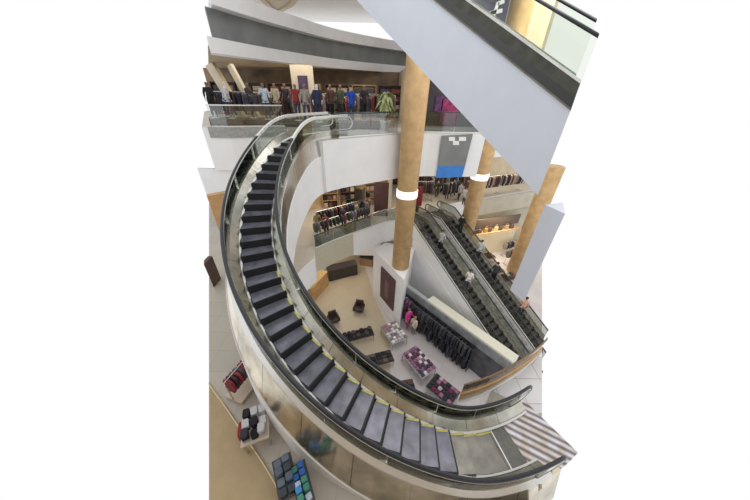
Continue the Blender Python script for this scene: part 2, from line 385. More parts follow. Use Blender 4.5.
def helic(a, b, prof, m, step=2.0):
    n = max(2, int(abs(b-a)/step)); rings = []
    for i in range(n+1):
        t = a + (b-a)*i/n; rings.append([hp(t, r, dz) for r, dz in prof])
    return MB().sweep(rings, m)
def rail_path(r, t0, t1, dz, m, rad, flat, drop=.33, u=True):
    pts = []
    n = int((t1-t0)/2)
    mid = [hp(t0 + (t1-t0)*i/n, r, dz) for i in range(n+1)]
    def uend(p, tdir):
        out = []
        for i in range(1, 9):
            q = PI*i/8; out.append(p + tdir*drop*math.sin(q)*1.1 - Vector((0, 0, drop*(1-math.cos(q)))))
        out.append(out[-1] - tdir*.5)
        return out
    if u:
        s = uend(mid[0], (mid[0]-mid[1]).normalized()); e = uend(mid[-1], (mid[-1]-mid[-2]).normalized())
        mid = s[::-1] + mid + e
    return MB().tube(mid, rad, m, n=10, flat=flat)
for r, t0, t1, sgn, nm in ((RI, TH_IN0, TH_IN1, 1, 'inner'), (RO, TH_OUT0, TH_OUT1, -1, 'outer')):
    # black rubber hand rail over a bright guide
    h = spart(rail_path(r, t0, t1, .97, rubber, .058, .62), 'handrail', True); h['label'] = 'black %s handrail' % nm
    g = spart(rail_path(r - 0*sgn, t0, t1, .905, pale, .05, .6, drop=.29), 'rail_guide', True)
    # pale strip added over the black rail: skylight reflection at the top landing
    g2 = spart(helic(t0, 166, [(r-.062, .93), (r+.062, .93), (r+.05, 1.012), (r-.05, 1.012)], pale), 'rail_sheen'); g2['label'] = 'pale strip added as skylight sheen on the top rail'
    # glass panels
    t = t0 + 1
    while t < t1 - 2:
        e = min(t + 12.4, t1 - 1)
        spart(helic(t+.12, e-.12, [(r-.008, .28), (r+.008, .28), (r+.008, .90), (r-.008, .90)], gl_spiral), 'glass_panel')
        t = e
    # inner deck and skirt next to the steps
    s = sgn
    t = t0
    while t < t1 - .5:
        e = min(t + 10.5, t1)
        spart(helic(t+.06, e-.06, [(r+s*.325, -.35), (r+s*.33, .06), (r+s*.05, .30), (r-s*.02, .30), (r-s*.02, .1), (r+s*.24, -.35)], decko, 1.5), 'deck_panel')
        t = e
    spart(helic(t0, t1, [(r+s*.345, .045), (r+s*.345, .075), (r+s*.29, .118), (r+s*.29, .085)], pale), 'skirt_trim')
# outer cladding: bright edge line, reflecting panel, white lower truss
spart(helic(140, 291, [(RO+.02, .30), (RO+.14, .22), (RO+.14, .14), (RO+.02, .1)], silver), 'edge_strip')
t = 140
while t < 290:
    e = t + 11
    spart(helic(t+.06, e-.06, [(RO+.03, .14), (RO+.12, .14), (RO+.44, -1.15), (RO+.36, -1.2)], steel_goldreflect), 'cladding_panel')
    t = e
spart(helic(140, 268, [(RO+.34, -1.16), (RO+.47, -1.16), (RO+.5, -2.3), (RO-.2, -2.45), (RO-.2, -2.3)], white), 'truss_casing')
spart(helic(140, 296, [(RI-.03, .12), (RI+.02, .12), (RI+.02, -.75), (RI-.1, -.75)], steel), 'cladding_panel')
lo = helic(137, 262, [(RI-.12, -.72), (RI-.06, -.7), (RI+.06, -2.6), (RI-.06, -2.6)], white)
spart(lo, 'truss_casing')
spart(helic(140, 262, [(RI-.05, -2.45), (RO-.1, -2.3), (RO-.1, -2.45), (RI-.05, -2.6)], white), 'truss_soffit')
# landings
def flat_sector(t0, t1, z, th, m, ra=r_in, rb=r_out, n=6):
    return MB().sweep([[hp(t0+(t1-t0)*i/n, ra, z=z-th), hp(t0+(t1-t0)*i/n, rb, z=z-th), hp(t0+(t1-t0)*i/n, rb, z=z), hp(t0+(t1-t0)*i/n, ra, z=z)] for i in range(n+1)], m)
zb = L1 + .02
e0 = TH0 + (k1+1)*DTH
spart(flat_sector(e0-.1, 284.2, zb-.01, .1, landing), 'entry_plate')
spart(flat_sector(284.2, 284.5, zb+.004, .1, pale), 'comb_line')
spart(flat_sector(284.5, 288.6, zb, .1, comb), 'comb_plate')
spart(flat_sector(288.7, 301, zb+.0, .1, grille, RI-.15, RO+.1), 'floor_plate')
spart(flat_sector(TH0+k0*DTH-1.2, TH0+k0*DTH, .02, .1, pale), 'comb_line')
spart(flat_sector(128, TH0+k0*DTH-1.2, .018, .1, mat('top_plate', (.45, .45, .45), .3, .5, noise=.2)), 'floor_plate')

# ================================================================== RAILINGS
def railing(label, pts, z, h, capm, glm, cap_r=.035, name='glass_railing', low=None, step=1.6, post=False):
    root = thing(name, label, 'railing', (pts[0][0], pts[0][1], z))
    o = Vector((pts[0][0], pts[0][1], z))
    cap = MB().tube([Vector((x, y, z+h))-o for x, y in pts], cap_r, capm, 8).build('top_rail', root, True)
    MB().tube([Vector((x, y, z+.04))-o for x, y in pts], .045, pale, 6).build('base_channel', root)
    if low:
        MB().tube([Vector((x, y, z+h*low))-o for x, y in pts], cap_r*.8, capm, 8).build('middle_rail', root, True)
    for (x0, y0), (x1, y1) in zip(pts[:-1], pts[1:]):
        L = math.hypot(x1-x0, y1-y0); n = max(1, round(L/step))
        for i in range(n):
            a = Vector((x0+(x1-x0)*(i+.01)/n, y0+(y1-y0)*(i+.01)/n, z+h*.5))-o; b = Vector((x0+(x1-x0)*(i+.99)/n, y0+(y1-y0)*(i+.99)/n, z+h*.5))-o
            MB().beam(a, b, .015, h-.08, glm).build('glass_panel', root)
            if post: MB().beam(Vector((a.x, a.y, 0.0)), Vector((a.x, a.y, h)), .04, .04, capm, up=(0, 1, 0)).build('post', root)
    return root
railing('clear glass railing with silver top rail at upper left in front of the crowd', [(-12.5, 16.2), (-8.9, 16.45), (-5.8, 17.3)], L0, 1.15, pale, gl)
railing('clear glass railing on the white gallery between the spiral top and the first column', [(-1.95, 13.55), (-.4, 14.5), (1.1, 15.42)], L0, 1.1, mat('dark_rail', (.08, .09, .1), .3, .5), gl)
railing('dark glass railing across the dark shopfront right of the first column', [(2.6, 16.05), (6.2, 16.2), (7.1, 20.9)], L0, 1.1, mat('dark_rail', (.08, .09, .1)), gl_dark)
railing('smoked glass railing edging the clothing shop on the middle floor', [(-4.0, 14.1), (-2.95, 15.2), (-.4, 17.35)], L1, .95, bronze, gl_dark)
railing('pale glass railing between clothing shop and first column on the middle floor', [(-.3, 17.4), (.75, 18.25), (2.1, 18.75)], L1, 1.1, steel, gl)
cr_ = railing('curved railing with tan wooden rails beside the bottom landing', smooth_poly([(2.95, 4.47), (4.3, 4.95), (6.35, 6.1), (8.6, 8.0), (12, 11)], 4), L1, 1.15, mat('rail_brown', (.2, .12, .06), .4), gl, .03, 'curved_railing', None, 2.5, False)
tr_ = mat('tan_rail', (.6, .36, .16), .4)
for hh, rr, mm in ((.62, .05, tr_), (.3, .03, tr_)):
    MB().tube([Vector((x, y, L1+hh)) - cr_.location for x, y in smooth_poly([(2.95, 4.47), (4.3, 4.95), (6.35, 6.1), (8.6, 8.0), (12, 11)], 4)], rr, mm, 8).build('middle_rail', cr_, True)

# ================================================================== STRAIGHT ESCALATORS
gl_st = glass('side_glass', (.7, .71, .67), .03)
stepm = mat('straight_tread', (.065, .062, .05), .4, .3, noise=.2, nscale=5)
deckm = mat('dull_deck', (.17, .16, .13), .5, .4, noise=.3, nscale=3)
def straight(label, P0, d, w, run, drop, name='straight_escalator', side=white, z_extra=1.0):
    """P0: top of the left hand skirt (floor level); d: horizontal heading going down"""
    root = thing(name, label, 'escalator', P0)
    d = Vector((d[0], d[1], 0)).normalized(); s = Vector((-d.y, d.x, 0))
    if s.x < 0: s = -s
    T = lambda u, v, z: d*u + s*v + Vector((0, 0, z))
    sl = drop/run
    def z(u): return 0 if u < 0 else (-drop if u > run else -sl*u)
    stations = [-1.6, 0] + [run*i/8 for i in range(1, 9)] + [run+1.2]
    def strip(prof, m, nm, lab=None):
        o = MB().sweep([[T(u, v, z(u)+dz) for v, dz in prof] for u in stations], m).build(nm, root)
        if lab: o['label'] = lab
    strip([(0.02, -z_extra), (.08, -z_extra), (.08, .3), (.02, .3)], side, 'side_cladding')
    strip([(w-.08, -z_extra), (w-.02, -z_extra), (w-.02, .3), (w-.08, .3)], side, 'side_cladding')
    strip([(.06, -z_extra), (w-.06, -z_extra), (w-.06, -z_extra+.1), (.06, -z_extra+.1)], side, 'soffit')
    for v0, sg in ((0, 1), (w, -1)):
        strip([(v0+sg*.0, .28), (v0+sg*.28, .08), (v0+sg*.28, 0), (v0, .2)], deckm, 'deck_panel')
        strip([(v0+sg*.08, .26), (v0+sg*.095, .26), (v0+sg*.095, .86), (v0+sg*.08, .86)], gl_st, 'glass_panel')
        pts = [T(u, v0+sg*.09, z(u)+.9) for u in stations]
        e0 = [pts[0] + Vector((0, 0, -.3-.3*math.cos(q))) - d*.3*math.sin(q) for q in [PI*i/6 for i in range(6)]]
        pts = [p - Vector((0, 0, 0)) for p in e0] + pts
        MB().tube(pts, .055, rubber, 8, .7).build('handrail', root, True)
    n = int(run/.42)
    for i in range(n):
        u = i*.42; zz = z(u)
        mb = MB()
        def bx(u0, u1, v0, v1, z0, z1, m):
            q = [T(u0, v0, z0), T(u1, v0, z0), T(u1, v1, z0), T(u0, v1, z0), T(u0, v0, z1), T(u1, v0, z1), T(u1, v1, z1), T(u0, v1, z1)]
            mb.add(q, [(3, 2, 1, 0), (4, 5, 6, 7), (0, 1, 5, 4), (1, 2, 6, 5), (2, 3, 7, 6), (3, 0, 4, 7)], m)
        bx(u, u+.42, .3, w-.3, zz-.3, zz-.01, riser); bx(u+.04, u+.36, .33, w-.33, zz-.01, zz+.004, stepm)
        mb.build('step', root)
    MB().sweep([[T(u, .3, -.1), T(u, w-.3, -.1), T(u, w-.3, .01), T(u, .3, .01)] for u in (-1.8, 0)], steel).build('floor_plate', root)
    return root
DS = Vector((.57, -.82))
DSn = Vector((.82, .57))
E0 = Vector((2.95, 18.0)) + DS*.35 - DSn*.3
straight('straight escalator nearer the first column, descending to the lowest floor', (E0.x, E0.y, L1), DS, 1.62, 12, 6.92)
E1 = E0 + DSn*2.45 + DS*.5
straight('straight escalator nearer the second column, carrying riders to the lowest floor', (E1.x, E1.y, L1), DS, 1.62, 12, 6.92)
under = []
for v in (.0, .05):
    under.append([Vector((E0.x, E0.y, 0)) + Vector((DS.x, DS.y, 0))*u + Vector((DSn.x, DSn.y, 0))*v + Vector((0, 0, z)) for u, z in ((.1, L2), (.1, L1-1.0), (10.2, L2))])
mb = MB(); mb.add(under[0]+under[1], [(0, 1, 2), (5, 4, 3), (0, 3, 4, 1), (1, 4, 5, 2), (2, 5, 3, 0)], white); struct(mb, 'wall_under_escalator')
# pale median between the two
root = thing('median_panel', 'pale steel median between the two straight escalators', 'panel', (E0.x, E0.y, L1))
mb = MB(); sv = Vector((DSn.x, DSn.y, 0)); dv = Vector((DS.x, DS.y, 0))
def med(u, v, z): return dv*u + sv*v + Vector((0, 0, z - 6.92/12*u))
mb.sweep([[med(u, 1.64, .1), med(u, 2.43, .1), med(u, 2.43, .22), med(u, 1.64, .22)] for u in (.6, 12)], mat('median_metal', (.42, .42, .39), .4, .4, noise=.45, nscale=3)); mb.build('median_cover', root)

# ---- overhead escalator crossing the upper right
oh = thing('overhead_escalator', 'escalator crossing overhead at upper right with broad pale blue-white side and dark edge', 'escalator', (3.43, 5.0, .31))
D = Vector((-.4714, .8819, .5012)); Hn = Vector((.8819, .4714, 0))
def ot(u, v, z): return D*u + Hn*v + Vector((0, 0, z))
HW = 1.57; OW = 1.42
def ostrip(prof, m, nm, a=-6, b=22, lab=None):
    o = MB().sweep([[ot(u, v, z) for v, z in prof] for u in [a+(b-a)*i/10 for i in range(11)]], m).build(nm, oh)
    if lab: o['label'] = lab
ostrip([(0, 0), (OW, 0), (OW, .06), (.06, .06), (.06, HW), (0, HW)], bluewhite, 'side_cladding', lab='pale blue-white side cladding')
ostrip([(OW-.06, .07), (OW, .07), (OW, HW-.1), (OW-.06, HW-.1)], bluewhite, 'side_cladding')
ostrip([(-.03, HW), (.1, HW), (.1, HW+.03), (-.03, HW+.03)], deckm, 'edge_strip')
ostrip([(-.02, HW+.03), (.08, HW+.03), (.11, HW+.17), (.05, HW+.17)], riser, 'brush_strip')
ostrip([(.05, HW+.17), (.11, HW+.17), (.14, HW+.36), (.09, HW+.36)], bronze, 'deck_panel')
ostrip([(OW-.15, HW-.1), (OW, HW-.1), (OW, HW+.12), (OW-.15, HW+.12)], bronze, 'deck_panel')
ostrip([(.08, HW+.36), (.15, HW+.36), (.15, HW+.395), (.08, HW+.395)], steel, 'edge_strip')
ostrip([(.12, HW-.85), (OW-.12, HW-.85), (OW-.12, HW-.75), (.12, HW-.75)], riser, 'step_band')
for i in range(10):
    a = -6 + i*2.8
    for v, h0 in ((.11, .395), (OW-.1, .12)):
        MB().sweep([[ot(u, v, HW+h0), ot(u, v+.015, HW+h0), ot(u, v+.015, HW+.95), ot(u, v, HW+.95)] for u in (a+.02, a+2.78)], gl_over).build('glass_panel', oh)
for v in (.12, OW-.1):
    MB().tube([ot(u, v, HW+.98) for u in [-6+i for i in range(29)]], .04, rubber, 8, .7).build('handrail', oh, True)

# ================================================================== PEOPLE
SKIN = mat('skin', (.55, .36, .27), .6)
SKIN2 = mat('skin_dark', (.25, .15, .1), .6)
SHIRT = fabric((.3, .3, .31)); TROU = fabric((.05, .05, .07)); HAIR = mat('hair_dark', (.03, .02, .015), .7)
def skin_mesh(name, J, E, m, root=0, lvl=1):
    me = bpy.data.meshes.new(name); me.from_pydata([j[0] for j in J], E, [])
    ob = bpy.data.objects.new(name, me); COL.objects.link(ob)
    md = ob.modifiers.new('s', 'SKIN'); md.use_smooth_shade = True
    sv = me.skin_vertices[0].data
    for i, j in enumerate(J):
        sv[i].radius = j[1] if isinstance(j[1], tuple) else (j[1], j[1]); sv[i].use_root = (i == root)
    ob.modifiers.new('u', 'SUBSURF').levels = lvl
    dg = bpy.context.evaluated_depsgraph_get(); dg.update()
    res = bpy.data.meshes.new_from_object(ob.evaluated_get(dg)); bpy.data.objects.remove(ob)
    res.materials.clear(); res.materials.append(m); return res
def merge(mesh, mb, mats):
    bm = bmesh.new(); bm.from_mesh(mesh)
    for f in bm.faces: f.material_index = 0; f.smooth = True
    vs = [bm.verts.new(v) for v in mb.v]
    for f, k in zip(mb.f, mb.m):
        try: nf = bm.faces.new([vs[i] for i in f]); nf.material_index = 1+k if len(mats) > 1 else 0; nf.smooth = True
        except ValueError: pass
    bm.to_mesh(mesh); bm.free()
    mesh.materials.clear()
    for m in mats: mesh.materials.append(m)
EYE = mat('eye', (.02, .02, .02), .3)
def figure(pose):
    """pose: walk (stride), arm angles; faces -y"""
    st, al, ar = pose
    def arm(s, a):
        el = (s*.235, -.02-.1*math.sin(a), 1.15+.05*a)
        wr = (s*.24, -.02-.36*math.sin(a)-.03, .92+.28*a)
        pa = (s*.235, wr[1]-.05*(.4+a), wr[2]-.07*(1-a))
        return el, wr, pa
    aL, aR = arm(-1, al), arm(1, ar)
    J = [((0, 0, .95), (.15, .11)), ((0, 0, 1.14), (.125, .095)), ((0, 0, 1.34), (.16, .11)), ((0, .01, 1.46), (.055, .055)), ((0, 0, 1.54), (.068, .075)), ((0, -.005, 1.63), (.08, .097)), ((0, 0, 1.71), (.055, .065)),
         ((-.175, 0, 1.405), .058), (aL[0], .044), (aL[1], .027), (aL[2], (.036, .02)),
         ((.175, 0, 1.405), .058), (aR[0], .044), (aR[1], .027), (aR[2], (.036, .02)),
         ((-.09, 0, .88), .09), ((-.1, -st*.12, .49), .06), ((-.1, -st*.16+.02, .09), .04), ((-.11, -st*.16-.13, .035), .034),
         ((.09, 0, .88), .09), ((.1, st*.1-.02, .49), .06), ((.1, st*.28+.02, .10), .04), ((.11, st*.28-.12, .035), .034)]
    E = [(0, 1), (1, 2), (2, 3), (3, 4), (4, 5), (5, 6), (2, 7), (7, 8), (8, 9), (9, 10), (2, 11), (11, 12), (12, 13), (13, 14), (0, 15), (15, 16), (16, 17), (17, 18), (0, 19), (19, 20), (20, 21), (21, 22)]
    body = skin_mesh('body', J, E, SKIN)
    mb = MB()
    for s, (el, wr, pa) in ((-1, aL), (1, aR)):
        dirv = (Vector(pa)-Vector(wr)).normalized()
        for i, ln in enumerate((.075, .085, .08, .062)):
            a = Vector(pa) + Vector((0, (i-1.5)*.02, 0)) + dirv*.01
            mb.tube([a, a+dirv*ln*.5, a+dirv*ln*.85+Vector((-s*.015, 0, 0)), a+dirv*ln+Vector((-s*.03, 0, 0))], [.0095, .009, .008, .006], SKIN, 6)
        a = Vector(pa) + Vector((0, -.025, .02)); mb.tube([a, a+Vector((-s*.01, -.03, -.02)), a+Vector((-s*.02, -.035, -.05))], [.011, .01, .007], SKIN, 6)
    mb.tube([(0, -.085, 1.645), (0, -.112, 1.612), (0, -.09, 1.6)], [.009, .014, .01], SKIN, 6)
    for s in (-1, 1):
        mb.ball((s*.078, .005, 1.63), (.01, .022, .032), SKIN, 8, 5); mb.ball((s*.03, -.086, 1.645), .011, EYE, 6, 4)
    mb.box((0, -.083, 1.578), (.04, .012, .008), mat('lips', (.35, .15, .13), .5))
    merge(body, mb, [SKIN, SKIN, EYE, MATS['lips']])
    J2 = [((0, 0, .84), (.175, .14)), (J[0][0], (.18, .14)), (J[1][0], (.145, .115)), (J[2][0], (.178, .13)), ((0, .01, 1.45), (.07, .07)), (J[7][0], .075), (J[8][0], .06), ((Vector(J[8][0])*.2+Vector(J[9][0])*.8)[:], .043), (J[11][0], .075), (J[12][0], .06), ((Vector(J[12][0])*.2+Vector(J[13][0])*.8)[:], .043)]
    shirt = skin_mesh('shirt', J2, [(0, 1), (1, 2), (2, 3), (3, 4), (3, 5), (5, 6), (6, 7), (3, 8), (8, 9), (9, 10)], SHIRT, root=1)
    J3 = [((0, 0, 1.0), (.165, .125)), (J[15][0], .115), (J[16][0], .078), (J[17][0], .058), (J[19][0], .115), (J[20][0], .078), (J[21][0], .058)]
    tr = skin_mesh('trousers', J3, [(0, 1), (1, 2), (2, 3), (0, 4), (4, 5), (5, 6)], TROU)
    h = MB().ball((0, .018, 1.675), (.1, .112, .085), HAIR, 12, 8); hm = h.build('hair', None, True); hd = hm.data; bpy.data.objects.remove(hm)
    return body, shirt, tr, hd
FIG = [figure(p) for p in ((0, .1, .1), (.9, .1, .6), (.4, .7, .8), (.1, 1.1, .2))]
def swap(me, old, new):
    c = me.copy()
    for i, m in enumerate(c.materials):
        if m == old: c.materials[i] = new
    return c
def person(loc, rz, label, shirt, trou, hair=(.03, .02, .015), fig=0, scale=1.0, group=None, skin=SKIN):
    root = thing('person', label, 'person', loc, rz, group); root.scale = (scale,)*3
    b, s, t, h = FIG[fig]
    for nm, me in (('body', b if skin == SKIN else swap(b, SKIN, skin)), ('shirt', swap(s, SHIRT, fabric(shirt))), ('trousers', swap(t, TROU, fabric(trou))), ('hair', swap(h, HAIR, mat('hair_%02d%02d' % (hair[0]*99, hair[1]*99), hair, .7)))):
        o = bpy.data.objects.new(nm, me); COL.objects.link(o); o.parent = root
    return root
MTAN = mat('mannequin_tan', (.2, .14, .1), .5)
MWHITE = mat('mannequin_white', (.75, .74, .72), .4)
def mannequin(loc, rz, label, shirt, trou, fig=0, group=None, scale=1.0):
    root = thing('mannequin', label, 'mannequin', loc, rz, group); root.scale = (scale,)*3
    b, s, t, h = FIG[fig]
    for nm, me in (('figure', swap(b, SKIN, MWHITE if 'white' in label else MTAN)), ('top', swap(s, SHIRT, fabric(shirt))), ('trousers', swap(t, TROU, fabric(trou)))):
        o = bpy.data.objects.new(nm, me); COL.objects.link(o); o.parent = root; o.location.z = .04
    MB().lathe([(.2, 0), (.2, .03), (.02, .04)], pale).build('base', root)
    return root

navy, red_, pblue, grey_, wht, blk = (.02, .03, .07), (.4, .04, .04), (.5, .58, .68), (.2, .2, .2), (.75, .73, .7), (.012, .012, .015)
crowd = [  # px, y(world), heading, label, shirt, trousers, pose
    (212, 17.9, .4, 'mannequin in black coat furthest left behind the railing', blk, blk, 0),
    (229, 17.6, -.5, 'mannequin in white top and dark trousers behind the left railing', (.5, .5, .52), (.04, .05, .09), 1),
    (251, 18.3, 1.2, 'mannequin in charcoal jacket left of the pale blue shirt', (.04, .04, .05), navy, 2),
    (266, 17.7, .5, 'mannequin in pale blue shirt with raised arms behind the railing', pblue, (.05, .07, .13), 3),
    (277, 18.0, -.3, 'mannequin in cream cardigan beside the pale blue shirt', (.5, .42, .3), (.12, .1, .09), 0),
    (287, 18.5, 0, 'mannequin in black top left of the dark red jacket', (.04, .03, .035), blk, 1),
    (297, 17.5, .2, 'mannequin in dark red jacket in front of the beige shop pillar', (.25, .03, .03), (.05, .05, .08), 0),
    (306, 17.0, 0, 'mannequin in grey jacket between the red jacket and navy coat', (.28, .25, .22), (.06, .06, .1), 1),
    (318, 16.9, .1, 'white-headed mannequin in navy coat just right of the beige shop pillar', navy, navy, 0),
    (331, 18.2, .6, 'mannequin in maroon sweater behind the escalator top', (.1, .04, .035), blk, 1),
    (341, 18.5, -.6, 'mannequin in olive shirt left of the royal blue jacket', (.08, .1, .05), (.04, .04, .03), 0),
    (351, 17.0, .1, 'person in royal blue jacket behind the gallery railing', (.015, .06, .38), (.03, .03, .04), 3),
    (364, 18.3, .3, 'mannequin in black coat right of the royal blue jacket', (.03, .02, .03), blk, 2),
]
for i, (x0, x1, y, lab) in enumerate(((-12.5, -8.3, 17.9, 'low dark display platform at the left behind the railing'), (-8.2, -4.7, 18.1, 'low dark display platform carrying the pale blue shirt figure'), (-4.6, -2.7, 17.2, 'low dark display platform in front of the beige pillar'), (-2.5, .1, 17.6, 'low dark display platform behind the gallery railing'))):
    t = thing('display_platform', lab, 'platform', ((x0+x1)/2, y, 0))
    MB().box((0, 0, .17), (x1-x0, 1.5, .34), mat('platform_dark', (.12, .1, .08), .5)).build('deck', t); MB().box((0, -.76, .05), (x1-x0, .02, .1), darkwood).build('kickboard', t)
def ppos(px, y): return on_y(px, 105, y)
for px, y, rz, lab, sc, tc, fg in crowd:
    y = {True: 17.9, False: y}[px < 235]; 
    p = ppos(px, y); (person if 'person' in lab else mannequin)((p.x, y, .34), rz, lab, sc, tc, fig=fg, scale=1.1)
# crowd on the middle floor, and riders
mid = [(446, 200, 'person in white shirt below the blue band on the middle floor', wht, (.1, .1, .14), 0), (452, 197, 'person in black jacket behind the white shirt', blk, blk, 1), (458, 201, 'person in grey coat at the head of the straight escalators', (.3, .3, .3), blk, 1),
       (465, 197, 'person in dark brown jacket left of the second column', (.1, .05, .04), blk, 0), (436, 198, 'person in black shirt right of the first column on the middle floor', (.03, .03, .03), (.1, .08, .06), 2), (430, 195, 'person in tan top right of the first column on the middle floor', (.25, .17, .1), blk, 0),
       (463, 206, 'person in silver grey dress top at the escalator head', (.45, .46, .5), (.06, .06, .08), 0), (441, 193, 'person in dark green coat furthest back below the blue band', (.05, .09, .06), blk, 1)]
for px, py, lab, sc, tc, fg in mid:
    p = on_z(px, py, L1); person(p, random.uniform(-1, 1), lab, sc, tc, fig=fg, scale=1.05)
def rider(base, u, v, rz, lab, sc, tc, fg=0):
    k = int(u/.42); z = L1 - 6.92/12*(k*.42)
    p = base + DS*(k*.42+.2) + DSn*v
    person((p.x, p.y, z+.01), rz, lab, sc, tc, fig=fg)
H_ = 2.5
rider(E0, 2.1, .8, H_, 'rider in grey top near the head of the nearer straight escalator', (.4, .42, .42), blk)
rider(E0, 5.2, .8, H_, 'rider in white shirt halfway down the nearer straight escalator', wht, (.1, .1, .15))
rider(E1, 1.6, .8, H_, 'rider in black at the head of the further straight escalator', blk, blk)
rider(E1, 3.4, .8, H_, 'rider in pale grey on the upper part of the further straight escalator', (.5, .52, .55), (.05, .05, .06))
rider(E1, 5.4, .7, H_, 'rider in dark jacket midway down the further straight escalator', (.04, .04, .05), blk)
rider(E1, 7.6, .9, H_, 'rider in peach shirt with white sleeves low on the further straight escalator', (.7, .4, .28), (.05, .05, .06))
def infront(u, off):
    q = Vector((2.17, 15.5)) + Vector((.643, -.766))*u - Vector((.766, .643))*off; return (q.x, q.y, L2)
person(infront(1.9, .95), .5, 'person in bright pink top standing beside the dark clothing rack', (.65, .05, .3), (.3, .05, .15), (.12, .08, .05), 1, 1.25)
person(infront(2.55, 1.0), -.8, 'person in cream top between the pink top and the dark rail', (.6, .5, .38), (.2, .2, .22), (.3, .2, .1), 0, 1.1)

# ================================================================== SHOP FITTINGS
# garments
def garment_proto(w=.46, L=.8, dpt=.10):
    mb = MB(); out = [(-.06, 0), (-w/2, -.09), (-w/2-.04, -L*.72), (-w/2+.07, -L*.72), (-w/2+.09, -.25), (-w/2+.06, -L), (w/2-.06, -L), (w/2-.09, -.25), (w/2-.07, -L*.72), (w/2+.04, -L*.72), (w/2, -.09), (.06, 0)]
    n = len(out)
    rings = [[(x*k, y, z if z < -.01 else z-.0) for x, z in out] for y, k in ((-dpt/2, .9), (-dpt/4, 1), (dpt/4, 1), (dpt/2, .9))]
    mb.sweep(rings, SHIRT); o = mb.build('garment'); me = o.data; bpy.data.objects.remove(o)
    hk = MB().tube([(-.17, 0, -.06), (0, 0, .02), (.17, 0, -.06)], .008, darkgrey, 5).tube([(0, 0, .02), (0, 0, .07), (.03, 0, .1), (.05, 0, .07)], .006, darkgrey, 5)
    o = hk.build('hanger'); hm = o.data; bpy.data.objects.remove(o)
    return me, hm
GAR = [garment_proto(), garment_proto(.5, 1.05, .12), garment_proto(.4, .62, .1)]
def garment(loc, rz, col, label, group, k=0, hanger=True):
    me, hm = GAR[k]
    o = bpy.data.objects.new('garment', swap(me, SHIRT, fabric(col))); COL.objects.link(o); o.location = loc; o.rotation_euler = (0, 0, rz)
    tag(o, label, 'clothing', group)
    if hanger:
        h = bpy.data.objects.new('hanger', hm); COL.objects.link(h); h.parent = o
    return o
def rack(loc, rz, L, h, label, name='garment_rack'):
    root = thing(name, label, 'rack', loc, rz)
    MB().tube([(-L/2, 0, h), (L/2, 0, h)], .02, steel, 6).build('hanging_rail', root)
    for x in (-L/2, L/2):
        MB().tube([(x, 0, 0.03), (x, 0, h)], .02, steel, 6).build('post', root)
        MB().box((x, 0, .02), (.05, .55, .04), steel).build('foot', root)
    return root
# long dark wall of garments on the display wall, two tiers
angw = math.atan2(D_.y, D_.x)
def wallpt(u, off, z): 
    p = B_ + D_*u - N_*off; return (p.x, p.y, z)
dr = thing('clothes_rail', 'long dark two-tier clothes rail along the grey display wall', 'rack', wallpt(0, 0, L2), angw)
MB().box((4.5, -.04, 2.6), (8.9, .08, .6), mat('grey_band', (.2, .21, .22), .35, noise=.3, nscale=2)).build('header_panel', dr)
MB().box((4.5, -.03, 1.15), (8.9, .06, 2.3), mat('rack_back', (.07, .07, .08), .6, noise=.4, nscale=2)).build('back_panel', dr)
for z in (2.25, 1.15):
    MB().tube([(.4, -.45, z), (6.9, -.45, z)], .02, darkgrey, 6).build('hanging_rail', dr)
for i in range(7):
    MB().box((.5+i*1.07, -.25, 1.15), (.04, .45, 2.3), mat('upright_grey', (.05, .05, .055), .5)).build('upright', dr)
GW = 'garments on the long wall rail'
for tier, z in ((0, L2+2.23), (1, L2+1.13)):
    for i in range(46):
        u = .5 + i*.138
        col = random.choice([(.015, .015, .02), (.02, .02, .035), (.03, .02, .025), (.05, .05, .06), (.02, .025, .04)])
        if i < 8: col = random.choice([(.3, .04, .16), (.12, .1, .12), (.2, .18, .2), (.45, .42, .42), (.08, .1, .14)])
        tn = ('upper', 'lower')[tier]
        lab = 'plum, mauve or grey garment at the column end of the %s rail tier' % tn if i < 8 else 'near-black garment in the long dark run of the %s rail tier' % tn
        garment(wallpt(u+random.uniform(-.03, .03), random.uniform(.36, .5), z), angw + PI/2 + random.uniform(-.5, .5), col, lab, GW + (', coloured end, ' if i < 8 else ', dark run, ') + tn, random.choice((0, 1)))
# maroon board on the white block
ang2 = math.atan2(C_.y-A_.y, C_.x-A_.x); m_ = A_.lerp(C_, .55)
nb = Vector((math.sin(ang2), -math.cos(ang2)))
bd = thing('display_board', 'tall dark maroon board on the white wall beside the lowest floor', 'board', (m_.x+nb.x*.05, m_.y+nb.y*.05, L2+1.2), ang2)
MB().box((0, 0, 1.55), (2.0, .08, 3.1), maroon).build('panel', bd)
MB().box((0, -.05, 1.5), (.5, .03, 1.7), mat('board_inset', (.16, .1, .1), .5, noise=.3)).build('inset', bd)

